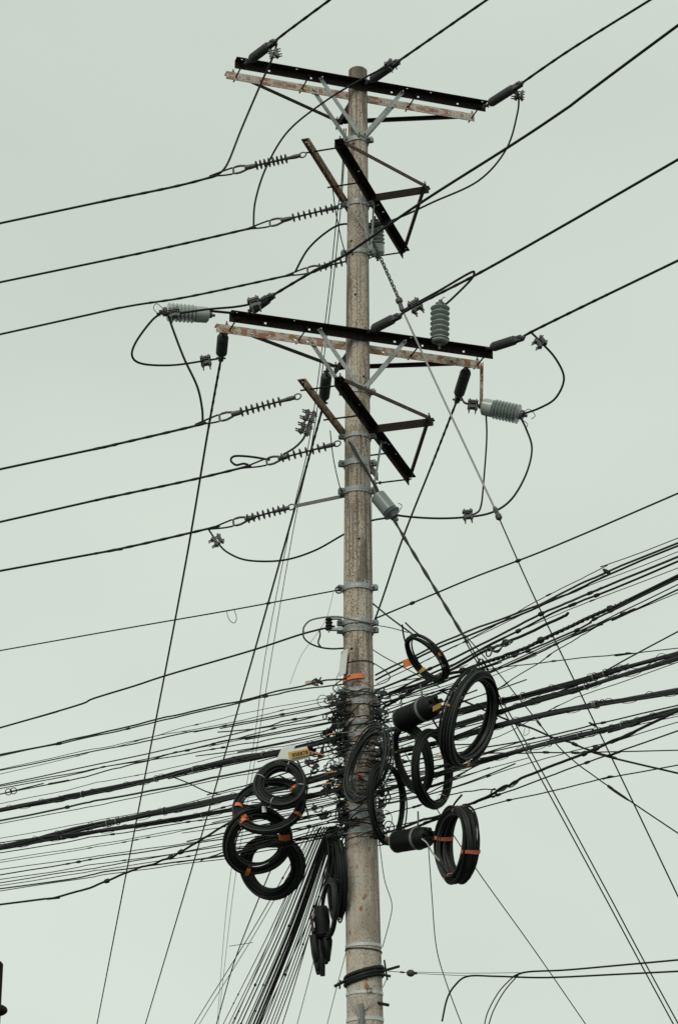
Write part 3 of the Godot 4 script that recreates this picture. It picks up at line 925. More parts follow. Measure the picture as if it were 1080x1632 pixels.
func build_jumpers():
	var J := [
		["jumper from the topmost crossarm down to the highest side street line", [[345, 280, 0.75], [362, 262, 0.75], [385, 205, 0.7], [415, 135, 0.75], [433, 95, 0.85], [441, 70, 0.9]], 0.0105],
		["jumper arching from the pole head to the second side street line", [[404, 361, -0.25], [407, 320, -0.2], [425, 265, 0.0], [460, 208, 0.2], [520, 160, 0.35], [575, 127, 0.4], [628, 100, 0.5]], 0.0105],
		["jumper dropping from the topmost crossarm and passing behind the pole", [[826, 150, 0.05], [824, 180, 0.0], [806, 238, -0.1], [762, 288, -0.2], [690, 322, -0.3], [640, 345, -0.35], [590, 362, -0.35], [548, 357, -0.4], [520, 370, -0.5], [490, 398, -0.7], [470, 434, -0.9]], 0.0105],
		["jumper looping between the horizontal arrester and the rear insulator", [[262, 497, 0.9], [243, 510, 0.9], [217, 545, 0.85], [211, 568, 0.8], [228, 580, 0.7], [275, 582, 0.5], [326, 575, 0.3], [352, 571, 0.1]], 0.0105],
		["jumper hanging from the horizontal arrester to a side street line", [[268, 500, 0.9], [274, 520, 0.9], [293, 570, 0.85], [314, 615, 0.75], [322, 650, 0.65], [323, 675, 0.6]], 0.0115],
		["straight jumper laid over the horizontal arrester to the crossarm clamp", [[250, 500, 0.92], [285, 499, 0.95], [330, 493, 0.95], [375, 489, 0.93], [405, 483, 0.9], [432, 472, 0.9]], 0.0105],
		["hairpin jumper bent back to the top of the upright arrester", [[640, 496, 0.35], [660, 485, 0.5], [700, 463, 0.6], [748, 435, 0.7], [755, 436, 0.65], [748, 448, 0.5], [722, 474, 0.1], [704, 490, -0.1]], 0.0115],
		["curled jumper from the line clamp down to the hanging arrester", [[846, 530, 0.1], [862, 546, 0.08], [885, 572, 0.0], [898, 603, -0.1], [885, 634, -0.2], [860, 650, -0.3], [832, 660, -0.4]], 0.0105],
		["long jumper sweeping from the hanging arrester to the canister insulator", [[828, 664, -0.45], [838, 684, -0.45], [847, 715, -0.45], [838, 755, -0.4], [815, 795, -0.3], [785, 816, -0.2], [745, 824, -0.05], [690, 826, 0.05], [632, 821, 0.12], [618, 812, 0.15]], 0.0105],
		["upright jumper between the hanging arrester and the lower clamp", [[774, 662, -0.55], [775, 700, -0.5], [770, 770, -0.35], [766, 806, -0.2], [758, 818, -0.1], [738, 823, -0.05]], 0.0095],
		["jumper sagging behind the pole to the lowest side street line", [[332, 843, -1.1], [345, 862, -1.1], [362, 880, -1.1], [395, 893, -1.05], [450, 893, -0.9], [500, 878, -0.7], [547, 852, -0.45], [585, 832, -0.3], [612, 826, 0.0]], 0.0095],
		["hooked cable tail curled over the lowest crossarm line", [[430, 733, -0.35], [400, 728, -0.4], [374, 727, -0.45], [368, 734, -0.45], [376, 741, -0.45], [388, 739, -0.45], [396, 741, -0.45]], 0.011],
		["short jumper from the hooked line up to the twin clamps", [[452, 724, -0.3], [470, 713, -0.4], [484, 698, -0.6], [490, 680, -0.8], [500, 655, -0.9]], 0.011]]
	for q in J:
		cord("jumper_cable", "black " + q[0], zpath(q[1]), q[2], "jumper cables", "cable")
	var C := [
		["beside the insulator on the outer end of the topmost crossarm", 436, 86, 0.9, [-4, -14], 0.9],
		["at the pole head insulator", 621, 103, 0.45, [14, -10], 0.9],
		["hanging under the line at the free end of the topmost crossarm", 827, 152, 0.02, [-1, 12], 0.95],
		["on the line above the middle crossarm corner", 405, 483, 0.92, [20, -6], 1.1],
		["on the horizontal arrester's tail", 278, 499, 0.98, [20, -3], 1.0],
		["between the looped jumper and the rear insulator", 328, 575, 0.28, [20, -3], 1.0],
		["upper one of the pair near the lowest crossarm", 494, 664, -0.75, [-5, 12], 1.1],
		["lower one of the pair near the lowest crossarm", 487, 684, -0.72, [-5, 12], 1.1],
		["on the hairpin jumper beside the pole", 661, 487, 0.5, [14, -8], 1.15],
		["above the curled jumper", 861, 545, 0.08, [12, 14], 1.0],
		["left of the hanging ribbed arrester's plain body", 753, 645, -0.5, [20, 2], 1.0],
		["joining the long sweeping jumper below", 745, 820, -0.05, [20, -2], 0.95],
		["on the sagging jumper of the lowest side street line", 347, 861, -1.08, [10, 14], 1.0]]
	for q in C:
		var p := W(q[1], q[2], q[3])
		var u := W(q[1] + q[4][0], q[2] + q[4][1], q[3]) - p
		line_clamp("bolted metal clamp " + q[0].replace("left of", "next to"), p, u, q[5])
	var s := zpath([[735, 634, -0.9], [740, 642, -0.6], [753, 645, -0.5], [768, 648, -0.5]])
	cord("jumper_cable", "short black lead from the rear insulator to the clamp by the hanging arrester", s, 0.011, "jumper cables")
	# arresters
	arrester("upright grey porcelain arrester with seven sheds standing on the crossarm", W(700, 546, -0.06), W(701, 487, -0.06), 0.095, 7, 0.06)
	var ar := arrester("grey ribbed arrester lying level off the crossarm corner, held by a bar", W(331, 502, 0.75), W(264, 497, 0.9), 0.088, 7, 0.34)
	var g := Geo.new()
	g.rod(W(328, 495, 0.72), W(372, 499, 0.6), 0.012, 6)
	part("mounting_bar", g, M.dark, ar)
	arrester("grey ribbed arrester hung from the rusty angle under the crossarm", W(769, 648, -0.55), W(830, 661, -0.45), 0.098, 8, 0.3)
	arrester("grey ribbed arrester half hidden behind the pole", W(601, 405, -0.5), W(597, 354, -0.45), 0.085, 6, 0.3)
	arrester("smooth grey canister insulator beside the guy wire", W(601, 790, 0.16), W(627, 822, 0.2), 0.085, 1, 0.85, M.canister)
	for w in [[[262, 494], [250, 484], [245, 492], [256, 504]], [[832, 660], [842, 652], [852, 662], [846, 668]], [[830, 668], [840, 676], [836, 684]], [[634, 818], [640, 806], [634, 802]], [[706, 486], [704, 476], [709, 474]]]:
		var q := []
		for z in w: q.append([z[0], z[1], 0.95 if z[0] < 400 else (-0.4 if z[0] > 800 else 0.1)])
		cord("wire_tail", "tiny curled tie wire tail at an arrester terminal", zpath(q), 0.0035, "curled tie wire tails", "wire")

func build_guys():
	# guy from the upper alley arm: twisted strands, grip, pale guard, thin strand
	var t := thing("guy_wire", "guy wire with a pale guard tube stretched from the upper trussed crossarm", "guy wire", W(597, 388, 0.13))
	var g := Geo.new()
	var p := crv([W(594, 385, 0.14), W(612, 424, 0.16), W(637, 480, 0.2)], 12)
	var q := resample(p, 0.015)
	for k in 3: helix(g, q, 0.012, 0.006, 0.2, TAU * k / 3)
	part("twisted_strand", g, M.worn_sheen, t)
	g = Geo.new()
	g.lathe(W(634, 474, 0.2), W(641, 496, 0.2) - W(634, 474, 0.2), [[0.012, 0], [0.034, 0.02], [0.034, 0.05], [0.02, 0.07], [0.024, 0.14], [0.012, 0.16]], 10)
	part("grip_fitting", g, M.hardware, t)
	g = Geo.new()
	g.tube(crv([W(641, 494, 0.2), W(715, 655, 0.3), W(790, 815, 0.4)], 10), 0.0098, 8)
	part("guard_tube", g, M.pale, t)
	g = Geo.new()
	g.lathe(W(787, 808, 0.4), W(796, 828, 0.4) - W(787, 808, 0.4), [[0.014, 0], [0.022, 0.02], [0.02, 0.07], [0.03, 0.09], [0.03, 0.12], [0.01, 0.14]], 10)
	part("end_fitting", g, M.hardware, t)
	g = Geo.new()
	var e := W(1080, 1430, 0.8)
	var e0 := W(793, 822, 0.4)
	g.tube(crv([e0, W(850, 950, 0.48), W(930, 1117, 0.6), e, e + (e - e0).normalized() * 5.9], 8), 0.0065, 6)
	part("strand", g, M.cable, t)
	# guy from the low arm: lashed pair
	t = thing("guy_wire", "doubled guy wire wound thick at the lowest clamp bands beside the canister insulator", "guy wire", W(556, 705, 0.16))
	p = crv([W(556, 704, 0.17), W(575, 735, 0.19), W(598, 775, 0.19), W(640, 850, 0.22), W(700, 950, 0.26), W(745, 1025, 0.3)], 10)
	q = resample(p, 0.015)
	g = Geo.new()
	g.tube(q, 0.011, 6)
	for k in 2: helix(g, q, 0.009, 0.0075, 0.4, PI * k)
	part("twisted_strand", g, M.worn_sheen, t)
	for s in [-1, 1]:
		g = Geo.new()
		var a := W(742 + s * 2, 1020, 0.3)
		var b := W(1076 + s * 4, 1632, 0.9)
		g.tube(crv([a, W(850 + s * 4, 1213, 0.45), W(962 + s * 4, 1420, 0.65), b, b + (b - a).normalized() * 5.0], 8), 0.0065, 6)
		part("strand", g, M.cable, t)
	# thin pair running down the far side of the pole head
	for s in [0, 1]:
		cord("bonding_wire", "thin twin wire hanging along the shaft from the pole head and away", level_path([[551 - s * 3, 205], [546 - s * 2, 290], [541 - s * 5, 350], [526 - s * 5, 490], [498 - s * 5, 700], [470 - s * 6, 830], [432 - s * 10, 1050], [408 - s * 6, 1200], [372 - s * 8, 1420], [348 - s * 2, 1632]], -0.12, 1.2, 10.0), 0.0055, "twin wires along the shaft", "wire")
	cord("bonding_wire", "slack wire from the upper trussed crossarm to its lower clamp band", zpath([[530, 300, 0.45], [536, 345, 0.3], [548, 397, 0.1], [556, 405, 0.11]]), 0.0055, "", "wire")
	cord("bonding_wire", "slack wire from the lowest crossarm to the strap band", zpath([[526, 686, 0.3], [531, 730, 0.2], [541, 775, 0.1], [548, 790, 0.1]]), 0.0055, "", "wire")
	cord("bonding_wire", "fine wire dangling down the shaft edge under the canister insulator", zpath([[592, 790, 0.05], [592, 850, 0.07], [593, 930, 0.07], [594, 985, 0.07]]), 0.003, "", "wire")

func build_communication():
	# ---- heavy bundles
	var B := [
		["thick lashed cable bundle with pale ties leaving above the yellow-tagged big coil's foot", [[598, 1172], [700, 1142], [800, 1118], [900, 1092], [1000, 1063], [1080, 1041]], 0.16, RD, 4, 0.020, 0.013],
		["loose cable bundle running just under the tied bundle behind the big coil", [[600, 1186], [700, 1163], [850, 1118], [950, 1089], [1080, 1049]], 0.2, RD, 3, 0.016, 0.011],
		["tight dark cable bundle, the most level one behind the big coil", [[600, 1205], [700, 1183], [780, 1160], [860, 1140], [960, 1121], [1080, 1101]], 0.16, RD, 5, 0.019, 0.012],
		["thick cable bundle leaving at the foot of the big coil and fraying wide", [[604, 1262], [680, 1240], [740, 1222], [850, 1190], [950, 1165], [1020, 1148], [1080, 1131]], 0.16, RD, 5, 0.019, 0.011],
		["heavy cable bundle passing above the number tag", [[552, 1172], [460, 1195], [370, 1212], [240, 1243], [100, 1272], [0, 1291]], 0.14, TL, 5, 0.020, 0.011],
		["heaviest twisted cable bundle, behind the upper taped coil", [[552, 1228], [470, 1250], [400, 1264], [300, 1285], [200, 1306], [130, 1320], [60, 1338], [0, 1350]], 0.14, TL, 6, 0.024, 0.013],
		["twisted cable bundle behind the second taped coil", [[552, 1256], [460, 1276], [370, 1291], [250, 1311], [100, 1334], [0, 1352]], 0.14, TL, 4, 0.016, 0.011]]
	var i := 0
	for q in B:
		i += 1
		bundle(q[0], plane_path(q[1], q[2], q[3], 9.0), q[4], q[5], q[6], i)
	# ---- single cables that look their own way
	var S := [
		["spiral-wrapped thick cable with a frayed end by the pole clamps " , [[620, 1105], [700, 1080], [770, 1056], [820, 1040], [930, 988], [1000, 957], [1080, 916]], RD, 0.014],
		["cable descending across the bundles past the big coil", [[700, 1100], [790, 1140], [870, 1170], [920, 1189], [980, 1208], [1080, 1232]], Vector3(0.95, 0, 0.3), 0.009],
		["dead-ended cable with a tangled grip above the taped hanging coil", [[590, 1334], [660, 1312], [740, 1286], [800, 1256], [830, 1242], [940, 1196], [1010, 1166], [1080, 1134]], RD, 0.011],
		["sagging knotted cable that crosses the rear power line under the coils", [[470, 1262], [370, 1308], [300, 1352], [250, 1375], [215, 1386], [150, 1412], [80, 1432], [0, 1441]], TL, 0.010],
		["cable ending in two small rings, strung with knots", [[545, 1148], [370, 1178], [290, 1197], [180, 1226], [80, 1250], [28, 1261]], TL, 0.006],
		["level fine cable passing straight behind the bundles", [[770, 1201], [900, 1199], [1080, 1196]], Vector3(0.9, 0, 0.44), 0.006],
		["fine cable slanting down from the guy wire across the bundles", [[740, 1012], [800, 1080], [900, 1200], [1000, 1275], [1080, 1328]], Vector3(0.95, 0, 0.3), 0.006],
		["fine nearly level cable above the bundles", [[640, 1085], [800, 1063], [1000, 1041], [1080, 1033]], RD, 0.0045],
		["fine cable climbing out of the big coil to the upper cables", [[780, 1105], [860, 1055], [920, 1015], [960, 995]], RD, 0.0045],
		["thick cable wound with a grip to the broken clamp above the big coil", [[610, 1128], [700, 1078], [775, 1036], [810, 1022], [890, 986], [905, 978]], RD, 0.012]]
	for q in S:
		i += 1
		var inside: bool = q[1][-1][0] > 30 and q[1][-1][0] < 1050
		cord("communication_cable", q[0].strip_edges(), wobble(plane_path(q[1], 0.18, q[2], 0.0 if inside else 8.0), 0.02, i), q[3], "", "cable", null, 3)
	# spiral wrap and grips
	var sg := Geo.new()
	helix(sg, resample(plane_path([[620, 1105], [700, 1080], [770, 1056], [820, 1040], [930, 988], [1000, 957]], 0.18, RD, 0.0), 0.012, 1.3, 3.0), 0.014, 0.006, 0.06)
	solo("spiral_wrap", sg, M.worn_sheen, "grey spiral wrapping wound round the thick cable above the big coil", "cable wrap")
	for q in [[800, 1030, 0.45], [808, 1254, 0.5]]:
		var gg := Geo.new()
		var c := PV(q[0], q[1], W(600, 1100, 0.19), RD)
		var dd := (PV(q[0] + 20, q[1] - 9, c, RD) - c).normalized()
		for k in 6:
			var o := Vector3(0, rng.randf_range(-0.03, 0.03), rng.randf_range(-0.03, 0.03))
			gg.tube(crv([c - dd * 0.13, c - dd * 0.05 + o, c + dd * 0.04 - o * 0.7, c + dd * 0.13], 5), 0.0055, 5)
		var ring := PackedVector3Array()
		for k in 13: ring.append(c - dd * 0.17 + (dd * cos(TAU * k / 12.0) + Vector3.UP * sin(TAU * k / 12.0)) * 0.035)
		gg.tube(ring, 0.007, 5, true)
		solo("wire_grip", gg, M.hardware, "tangled wire grip with a ring on the " + ("cable above the big coil" if q[1] < 1100 else "cable above the red-tied coil"), "cable grip")
	for q in [14, 22]:
		var ring := PackedVector3Array()
		var c := W(q, 1262 - (q - 14) * 0.2, -2.6)
		for k in 15: ring.append(c + Vector3(cos(TAU * k / 14.0), sin(TAU * k / 14.0), 0) * 0.032)
		var rg := Geo.new()
		rg.tube(ring, 0.005, 5, true)
		solo("wire_ring", rg, M.cable, "small wire ring at the end of the knotted cable", "ring", "wire rings")
	cord("communication_cable", "short cable hooked between the two wire rings and the open street", plane_path([[12, 1263], [0, 1266]], -2.6, TL, 8.0), 0.006)
	# ---- the many look-alike cables
	var RR := [
		[[598, 1076], [700, 1026], [860, 962], [960, 914], [1080, 866], 0.010], [[598, 1084], [700, 1032], [860, 966], [960, 920], [1080, 871], 0.010],
		[[600, 1090], [720, 1032], [850, 962], [960, 905], [1080, 857], 0.0045], [[620, 1080], [740, 1022], [900, 950], [1080, 878], 0.004],
		[[600, 1100], [710, 1053], [850, 985], [950, 941], [1080, 889], 0.011], [[602, 1112], [710, 1064], [880, 978], [1080, 894], 0.010], [[600, 1118], [720, 1062], [860, 990], [1080, 905], 0.004],
		[[602, 1125], [720, 1082], [830, 1042], [930, 996], [1080, 921], 0.009], [[604, 1136], [760, 1078], [930, 1003], [1080, 932], 0.006], [[604, 1142], [785, 1070], [940, 1002], [1010, 972], [1080, 940], 0.008], [[740, 1092], [930, 1005], [1020, 968], [1080, 943], 0.0045],
		[[604, 1192], [720, 1160], [860, 1110], [950, 1078], [1080, 1007], 0.007], [[604, 1225], [780, 1178], [900, 1120], [1080, 1055], 0.004],
		[[606, 1220], [780, 1190], [930, 1158], [1080, 1125], 0.007], [[606, 1228], [770, 1198], [930, 1166], [1080, 1132], 0.006],
		[[606, 1240], [760, 1210], [930, 1176], [1080, 1142], 0.004], [[606, 1276], [700, 1262], [860, 1210], [980, 1180], [1080, 1150], 0.0045],
		[[604, 1340], [700, 1302], [820, 1257], [980, 1200], [1080, 1165], 0.007], [[604, 1322], [750, 1291], [960, 1241], [1080, 1218], 0.006],
		[[602, 1110], [680, 1092], [790, 1056], 0.007], [[604, 1120], [690, 1104], [776, 1078], 0.006], [[604, 1150], [680, 1128], [760, 1098], 0.007], [[606, 1162], [690, 1146], [770, 1120], 0.007],
		[[606, 1214], [690, 1192], [760, 1185], 0.007], [[606, 1236], [680, 1222], [720, 1214], 0.006], [[606, 1246], [680, 1232], [730, 1226], 0.006], [[606, 1254], [690, 1240], [770, 1212], 0.006], [[606, 1270], [680, 1254], [720, 1240], [790, 1206], 0.007], [[606, 1282], [680, 1264], [740, 1232], 0.006],
		[[606, 1300], [660, 1286], [735, 1262], [790, 1258], 0.006], [[600, 1330], [660, 1318], [745, 1290], 0.008]]
	for q in RR:
		i += 1
		var pts: Array = q.slice(0, -1)
		cord("communication_cable", girth(q[-1]) + zone_r(pts), wobble(plane_path(pts, rng.randf_range(0.1, 0.24), RD, 8.0 if pts[-1][0] > 1000 else 0.0), 0.02, i), thin(q[-1]), girth(q[-1]) + zone_r(pts), "cable", [M.cable, M.cable2, M.worn_sheen, M.cable][i % 4], rng.randi_range(0, 4))
	var LL := [
		[[552, 1082], [490, 1090], [380, 1118], [250, 1147], [100, 1183], [0, 1203], 0.009], [[552, 1090], [480, 1098], [380, 1120], [250, 1150], [100, 1185], [0, 1206], 0.008],
		[[545, 1108], [370, 1142], [180, 1190], [0, 1233], 0.0035], [[545, 1112], [370, 1150], [180, 1188], [0, 1226], 0.004],
		[[552, 1120], [400, 1147], [250, 1178], [0, 1227], 0.007], [[552, 1132], [460, 1148], [370, 1171], [0, 1250], 0.007], [[552, 1140], [460, 1156], [370, 1179], [180, 1221], [0, 1252], 0.006], [[552, 1158], [430, 1178], [370, 1189], [180, 1222], [0, 1255], 0.006],
		[[552, 1166], [460, 1186], [370, 1203], [180, 1243], [0, 1281], 0.004], [[552, 1190], [460, 1212], [370, 1233], [180, 1272], [0, 1308], 0.011], [[552, 1196], [460, 1220], [370, 1239], [180, 1278], [0, 1313], 0.005],
		[[552, 1204], [480, 1222], [400, 1250], [330, 1268], 0.007], [[552, 1216], [470, 1238], [370, 1262], [200, 1300], [0, 1336], 0.004],
		[[552, 1240], [470, 1262], [370, 1284], [200, 1318], [0, 1344], 0.006], [[552, 1262], [460, 1282], [370, 1300], [180, 1330], [0, 1360], 0.006],
		[[552, 1270], [370, 1305], [180, 1342], [0, 1372], 0.004], [[552, 1274], [370, 1308], [180, 1345], [0, 1376], 0.004], [[552, 1290], [370, 1330], [180, 1361], [0, 1386], 0.005],
		[[552, 1296], [370, 1334], [180, 1366], [0, 1394], 0.007], [[552, 1302], [370, 1342], [180, 1374], [0, 1402], 0.005], [[552, 1306], [370, 1346], [180, 1378], [0, 1406], 0.006],
		[[552, 1312], [450, 1336], [370, 1352], [180, 1384], [0, 1412], 0.005], [[552, 1318], [450, 1342], [370, 1361], [180, 1388], [0, 1418], 0.008], [[552, 1326], [450, 1350], [370, 1366], [180, 1394], [0, 1420], 0.005],
		[[552, 1330], [460, 1346], [380, 1354], [320, 1372], 0.007], [[552, 1250], [480, 1258], [420, 1268], 0.007], [[552, 1228], [500, 1232], [440, 1250], 0.007], [[556, 1306], [490, 1318], [430, 1330], 0.008], [[556, 1284], [490, 1300], [430, 1312], 0.007], [[556, 1322], [500, 1334], [440, 1342], [370, 1358], 0.009]]
	for q in LL:
		i += 1
		var pts: Array = q.slice(0, -1)
		cord("communication_cable", girth(q[-1]) + zone_l(pts), wobble(plane_path(pts, rng.randf_range(0.08, 0.2), TL, 8.0 if pts[-1][0] < 10 else 0.0), 0.02, i), thin(q[-1]), girth(q[-1]) + zone_l(pts), "cable", [M.cable, M.cable2, M.worn_sheen, M.cable][i % 4], rng.randi_range(0, 4))
	# ---- drop wires that fan down behind the pole
	for q in [[500, 378, 0.007], [504, 384, 0.008], [508, 392, 0.006], [510, 396, 0.010], [514, 404, 0.012], [517, 409, 0.013], [519, 413, 0.012], [522, 420, 0.006], [524, 425, 0.007], [528, 431, 0.006], [532, 436, 0.006], [536, 441, 0.007], [494, 365, 0.005], [490, 356, 0.005], [486, 372, 0.004], [478, 310, 0.005], [484, 318, 0.004], [540, 415, 0.006], [511, 399, 0.006], [527, 450, 0.006], [496, 370, 0.006]]:
		i += 1
		var x0: float = q[0]
		var x1: float = q[1]
		cord("drop_wire", ("thick" if q[2] > 0.0095 else ("thin" if q[2] > 0.0055 else "fine")) + " taut drop wire fanning down and away beside the hanging dark closures", level_path([[x0 + 16, 1318], [x0, 1350], [lerpf(x0, x1, 0.5) + 4, 1490], [x1, 1632], [x1 - 16, 1670]], rng.randf_range(-0.15, 0.0), 0.6, 9.0), q[2], "drop wires fanning down", "wire", M.worn_sheen if i % 3 == 0 else null, rng.randi_range(0, 2))
	# ---- small wires by themselves
	var T := [
		["thin slack wire hanging free down one side of the bare shaft", [[604, 1338, 0.1], [612, 1400, 0.12], [624, 1440, 0.14], [620, 1470, 0.13], [609, 1510, 0.1]], 0.004],
		["thin wire dropping from the black closure with pale lead", [[682, 1345, 0.95], [688, 1430, 0.95], [695, 1510, 1.0], [712, 1570, 1.0], [738, 1640, 1.0]], 0.0045],
		["straight thin wire slanting down behind the red-tied coil", [[640, 1190, -0.1], [690, 1280, -0.2], [757, 1383, -0.4], [850, 1513, -0.7], [935, 1636, -1.0]], 0.0045],
		["thin wire dropping straight from the hanging dark closures", [[507, 1500, -0.1], [492, 1562, -0.2], [470, 1645, -0.4]], 0.0035],
		["thin wire slanting down behind the bare shaft", [[556, 1500, -0.3], [536, 1575, -0.4], [518, 1645, -0.5]], 0.0035],
		["black cable curving down to a free capped end", [[1100, 1547, 1.8], [980, 1553, 1.2], [870, 1558, 0.8], [790, 1556, 0.5], [745, 1556, 0.3], [725, 1570, 0.25], [712, 1592, 0.2], [704, 1628, 0.2]], 0.008],
		["black cable running level above the capped one", [[1100, 1528, 1.8], [980, 1539, 1.2], [900, 1546, 0.9], [840, 1549, 0.7], [818, 1556, 0.6]], 0.008],
		["thin tail curving down from the level cable", [[818, 1556, 0.6], [795, 1580, 0.5], [776, 1615, 0.45], [770, 1645, 0.4]], 0.005],
		["second thin tail curving down from the level cable", [[828, 1551, 0.6], [803, 1580, 0.5], [784, 1615, 0.45], [776, 1645, 0.4]], 0.005],
		["fine upper span wire from the round insulator", [[656, 1549, 0.16], [740, 1551, 0.3], [840, 1550, 0.7]], 0.0025],
		["fine lower span wire from the round insulator", [[656, 1551, 0.16], [740, 1555, 0.3], [840, 1557, 0.7]], 0.0025],
		["loose cable end trailing over the fanning drop wires", [[365, 1508, -2.0], [385, 1505, -2.0], [403, 1502, -2.0]], 0.003],
		["frayed fine wire hanging from the ring band", [[531, 944, 0.1], [526, 965, 0.1], [520, 985, 0.1], [505, 1010, 0.1], [480, 1045, 0.1], [462, 1090, 0.1]], 0.002],
		["small wire hoop hung on the single thin wire", [[361, 974, -1.05], [365, 987, -1.05], [373, 993, -1.05], [377, 985, -1.05], [373, 971, -1.05]], 0.0035],
		["black lead from the pole to the upper slim coil", [[594, 962, 0.05], [622, 985, 0.5], [656, 1010, 1.0]], 0.0075],
		["twisted thin lead from the spool band to the upper slim coil", [[594, 996, 0.1], [620, 1000, 0.5], [650, 1008, 0.95]], 0.0045],
		["thin lead from the shaft to the orange-flagged cable", [[593, 1035, 0.1], [612, 1047, 0.15], [640, 1062, 0.2], [700, 1095, 0.3]], 0.005],
		["cable tail dangling from the heavy bundle", [[275, 1238, -1.2], [300, 1248, -1.2], [330, 1262, -1.0], [352, 1266, -1.0]], 0.006],
		["fine hanging curl of wire under the bundle", [[826, 1152, 0.9], [840, 1158, 0.9], [842, 1168, 0.9], [834, 1172, 0.9], [836, 1160, 0.9]], 0.0025]]
	for q in T:
		cord("loose_wire", q[0], zpath(q[1]), q[2], "", "wire")

func build_coils():
	var LG := "taped coils hanging in a cluster"
	coil("flat coil with white ties, topmost of the cluster of four", 447, 1250, 0.06, 43, 33, 78, 1, 24, 15, 9, 0.008, [[20, "pale", 0.008], [120, "pale", 0.008], [215, "pale", 0.008], [300, "pale", 0.008]], LG, 0.4)
	coil("flattened coil with small orange tapes under the white-tied coil", 429, 1284, -0.04, 56, 38, 80, 1, 18, 11, 8, 0.008, [[35, "orange", 0.03], [150, "orange", 0.035], [190, "orange", 0.035, 1], [268, "orange", 0.03], [330, "orange", 0.03]], LG, 0.2)
	coil("round coil with three wide orange tapes and stray loose turns", 410, 1341, -0.20, 56, 50, 25, -1, 26, 16, 9, 0.0085, [[60, "orange", 0.055], [175, "orange", 0.04], [305, "orange", 0.05]], LG, 0.15, 1.8)
	coil("untaped dark thick coil, lowest of the cluster of four", 433, 1381, -0.72, 53, 48, 0, 1, 34, 16, 13, 0.009, [], LG, 0.05)
	coil("slim dark coil leaning above the ribbed splice closure", 680, 1049, 1.10, 45, 21, -36, 1, 12, 6, 8, 0.0075, [[95, "copper", 0.03], [250, "yellow", 0.03]], "", 0.1)
	coil("largest grey-black coil with a yellow tag tied at its foot", 748, 1144, 1.72, 80, 39, 13, -1, 26, 13, 19, 0.009, [[176, "yellow", 0.05], [282, "copper", 0.012]], "", 0.45)  # lighter turns paint highlights into the cable colour
	coil("loosely wound grey coil hanging in front of the pole tangle", 588, 1218, 0.62, 62, 28, 22, 1, 16, 16, 10, 0.0065, [], "", 0.75, 3.2)  # mostly lighter turns, painting reflections on black cable
	coil("narrow black coil hanging next to the grey coil beside the pole", 657, 1208, 0.72, 54, 27, -12, 1, 15, 8, 8, 0.0085, [[285, "yellow", 0.02]], "", 0.05)
	coil("wide black coil, the lower of the pair under the ribbed closure", 688, 1226, 0.92, 62, 30, -4, -1, 18, 9, 9, 0.009, [[150, "copper", 0.012]], "", 0.1)
	coil("open loop of thick cable with a copper tie beside the shaft", 616, 1279, 0.60, 62, 29, -6, -1, 11, 7, 6, 0.0085, [[205, "copper", 0.05]], "", 0.2, 1.6)
	coil("broad coil tied with red cord hanging by itself beside the dark closure", 728, 1346, 1.25, 61, 21, 4, 1, 38, 12, 22, 0.009, [[92, "red", 0.03], [272, "red", 0.03], [8, "copper", 0.012], [186, "red", 0.014]], "", 0.4)
	coil("narrow slack loop with grey turns against the bare shaft", 524, 1448, 0.02, 46, 11, 4, 1, 12, 6, 4, 0.006, [], "slack loops beside the bare shaft", 0.5, 2.0)
	coil("long dark slack loop tucked behind the grey-turned loop", 537, 1402, -0.08, 62, 10, 2, 1, 20, 14, 10, 0.008, [], "slack loops beside the bare shaft", 0.08, 1.6)
	closure("ribbed black splice closure with a yellow tag, above the hanging coils", W(637, 1149, 0.85), W(697, 1121, 1.21), 0.098, 13, true)
	closure("smooth black splice closure hung beside the red-tied coil", W(631, 1342, 0.62), W(686, 1333, 0.96), 0.092, 9, false)
	cord("loose_wire", "pale lead looping out of the smooth black closure", zpath([[672, 1337, 1.0], [680, 1344, 1.05], [688, 1358, 1.05], [700, 1372, 1.1]]), 0.007, "", "wire", M.pale)
	# hanging dark enclosures behind the pole
	var t := thing("hanging_closure", "dark boxy cable closure hung low with folded cable tails", "splice closure", W(514, 1460, -0.1))
	var g := Geo.new()
	var c := W(513, 1470, -0.1)
	g.lathe(c - Vector3(-0.01, 0.14, 0), Vector3(-0.06, 1, 0), [[0, 0], [0.05, 0.005], [0.066, 0.03], [0.07, 0.14], [0.066, 0.25], [0.05, 0.28], [0, 0.285]], 14)
	part("case", g, M.moulded, t)
	g = Geo.new()
	g.box(c + Vector3(-0.085, -0.02, 0.02), Vector3(0.012, 0, 0), Vector3(-0.01, 0.07, 0), Vector3(0, 0, 0.04))
	part("end_plate", g, M.brown, t)
	for q in [[[497, 1490], [502, 1520], [508, 1552]], [[505, 1490], [512, 1525], [514, 1556]], [[512, 1488], [518, 1515], [519, 1535]], [[500, 1480], [504, 1520], [512, 1550]], [[516, 1485], [521, 1510], [522, 1532]], [[508, 1485], [510, 1520], [506, 1545]], [[520, 1480], [524, 1500], [522, 1530]]]:
		g = Geo.new()
		var p := []
		for z in q: p.append(W(z[0], z[1], -0.1 + rng.randf_range(-0.05, 0.05)))
		var rr := PackedFloat32Array()
		var cp := crv(p, 6)
		for k in cp.size(): rr.append(0.032 - 0.010 * absf(k / float(cp.size() - 1) * 2 - 1))
		g.tube(cp, rr, 8)
		part("cable_tail", g, M.moulded, t)
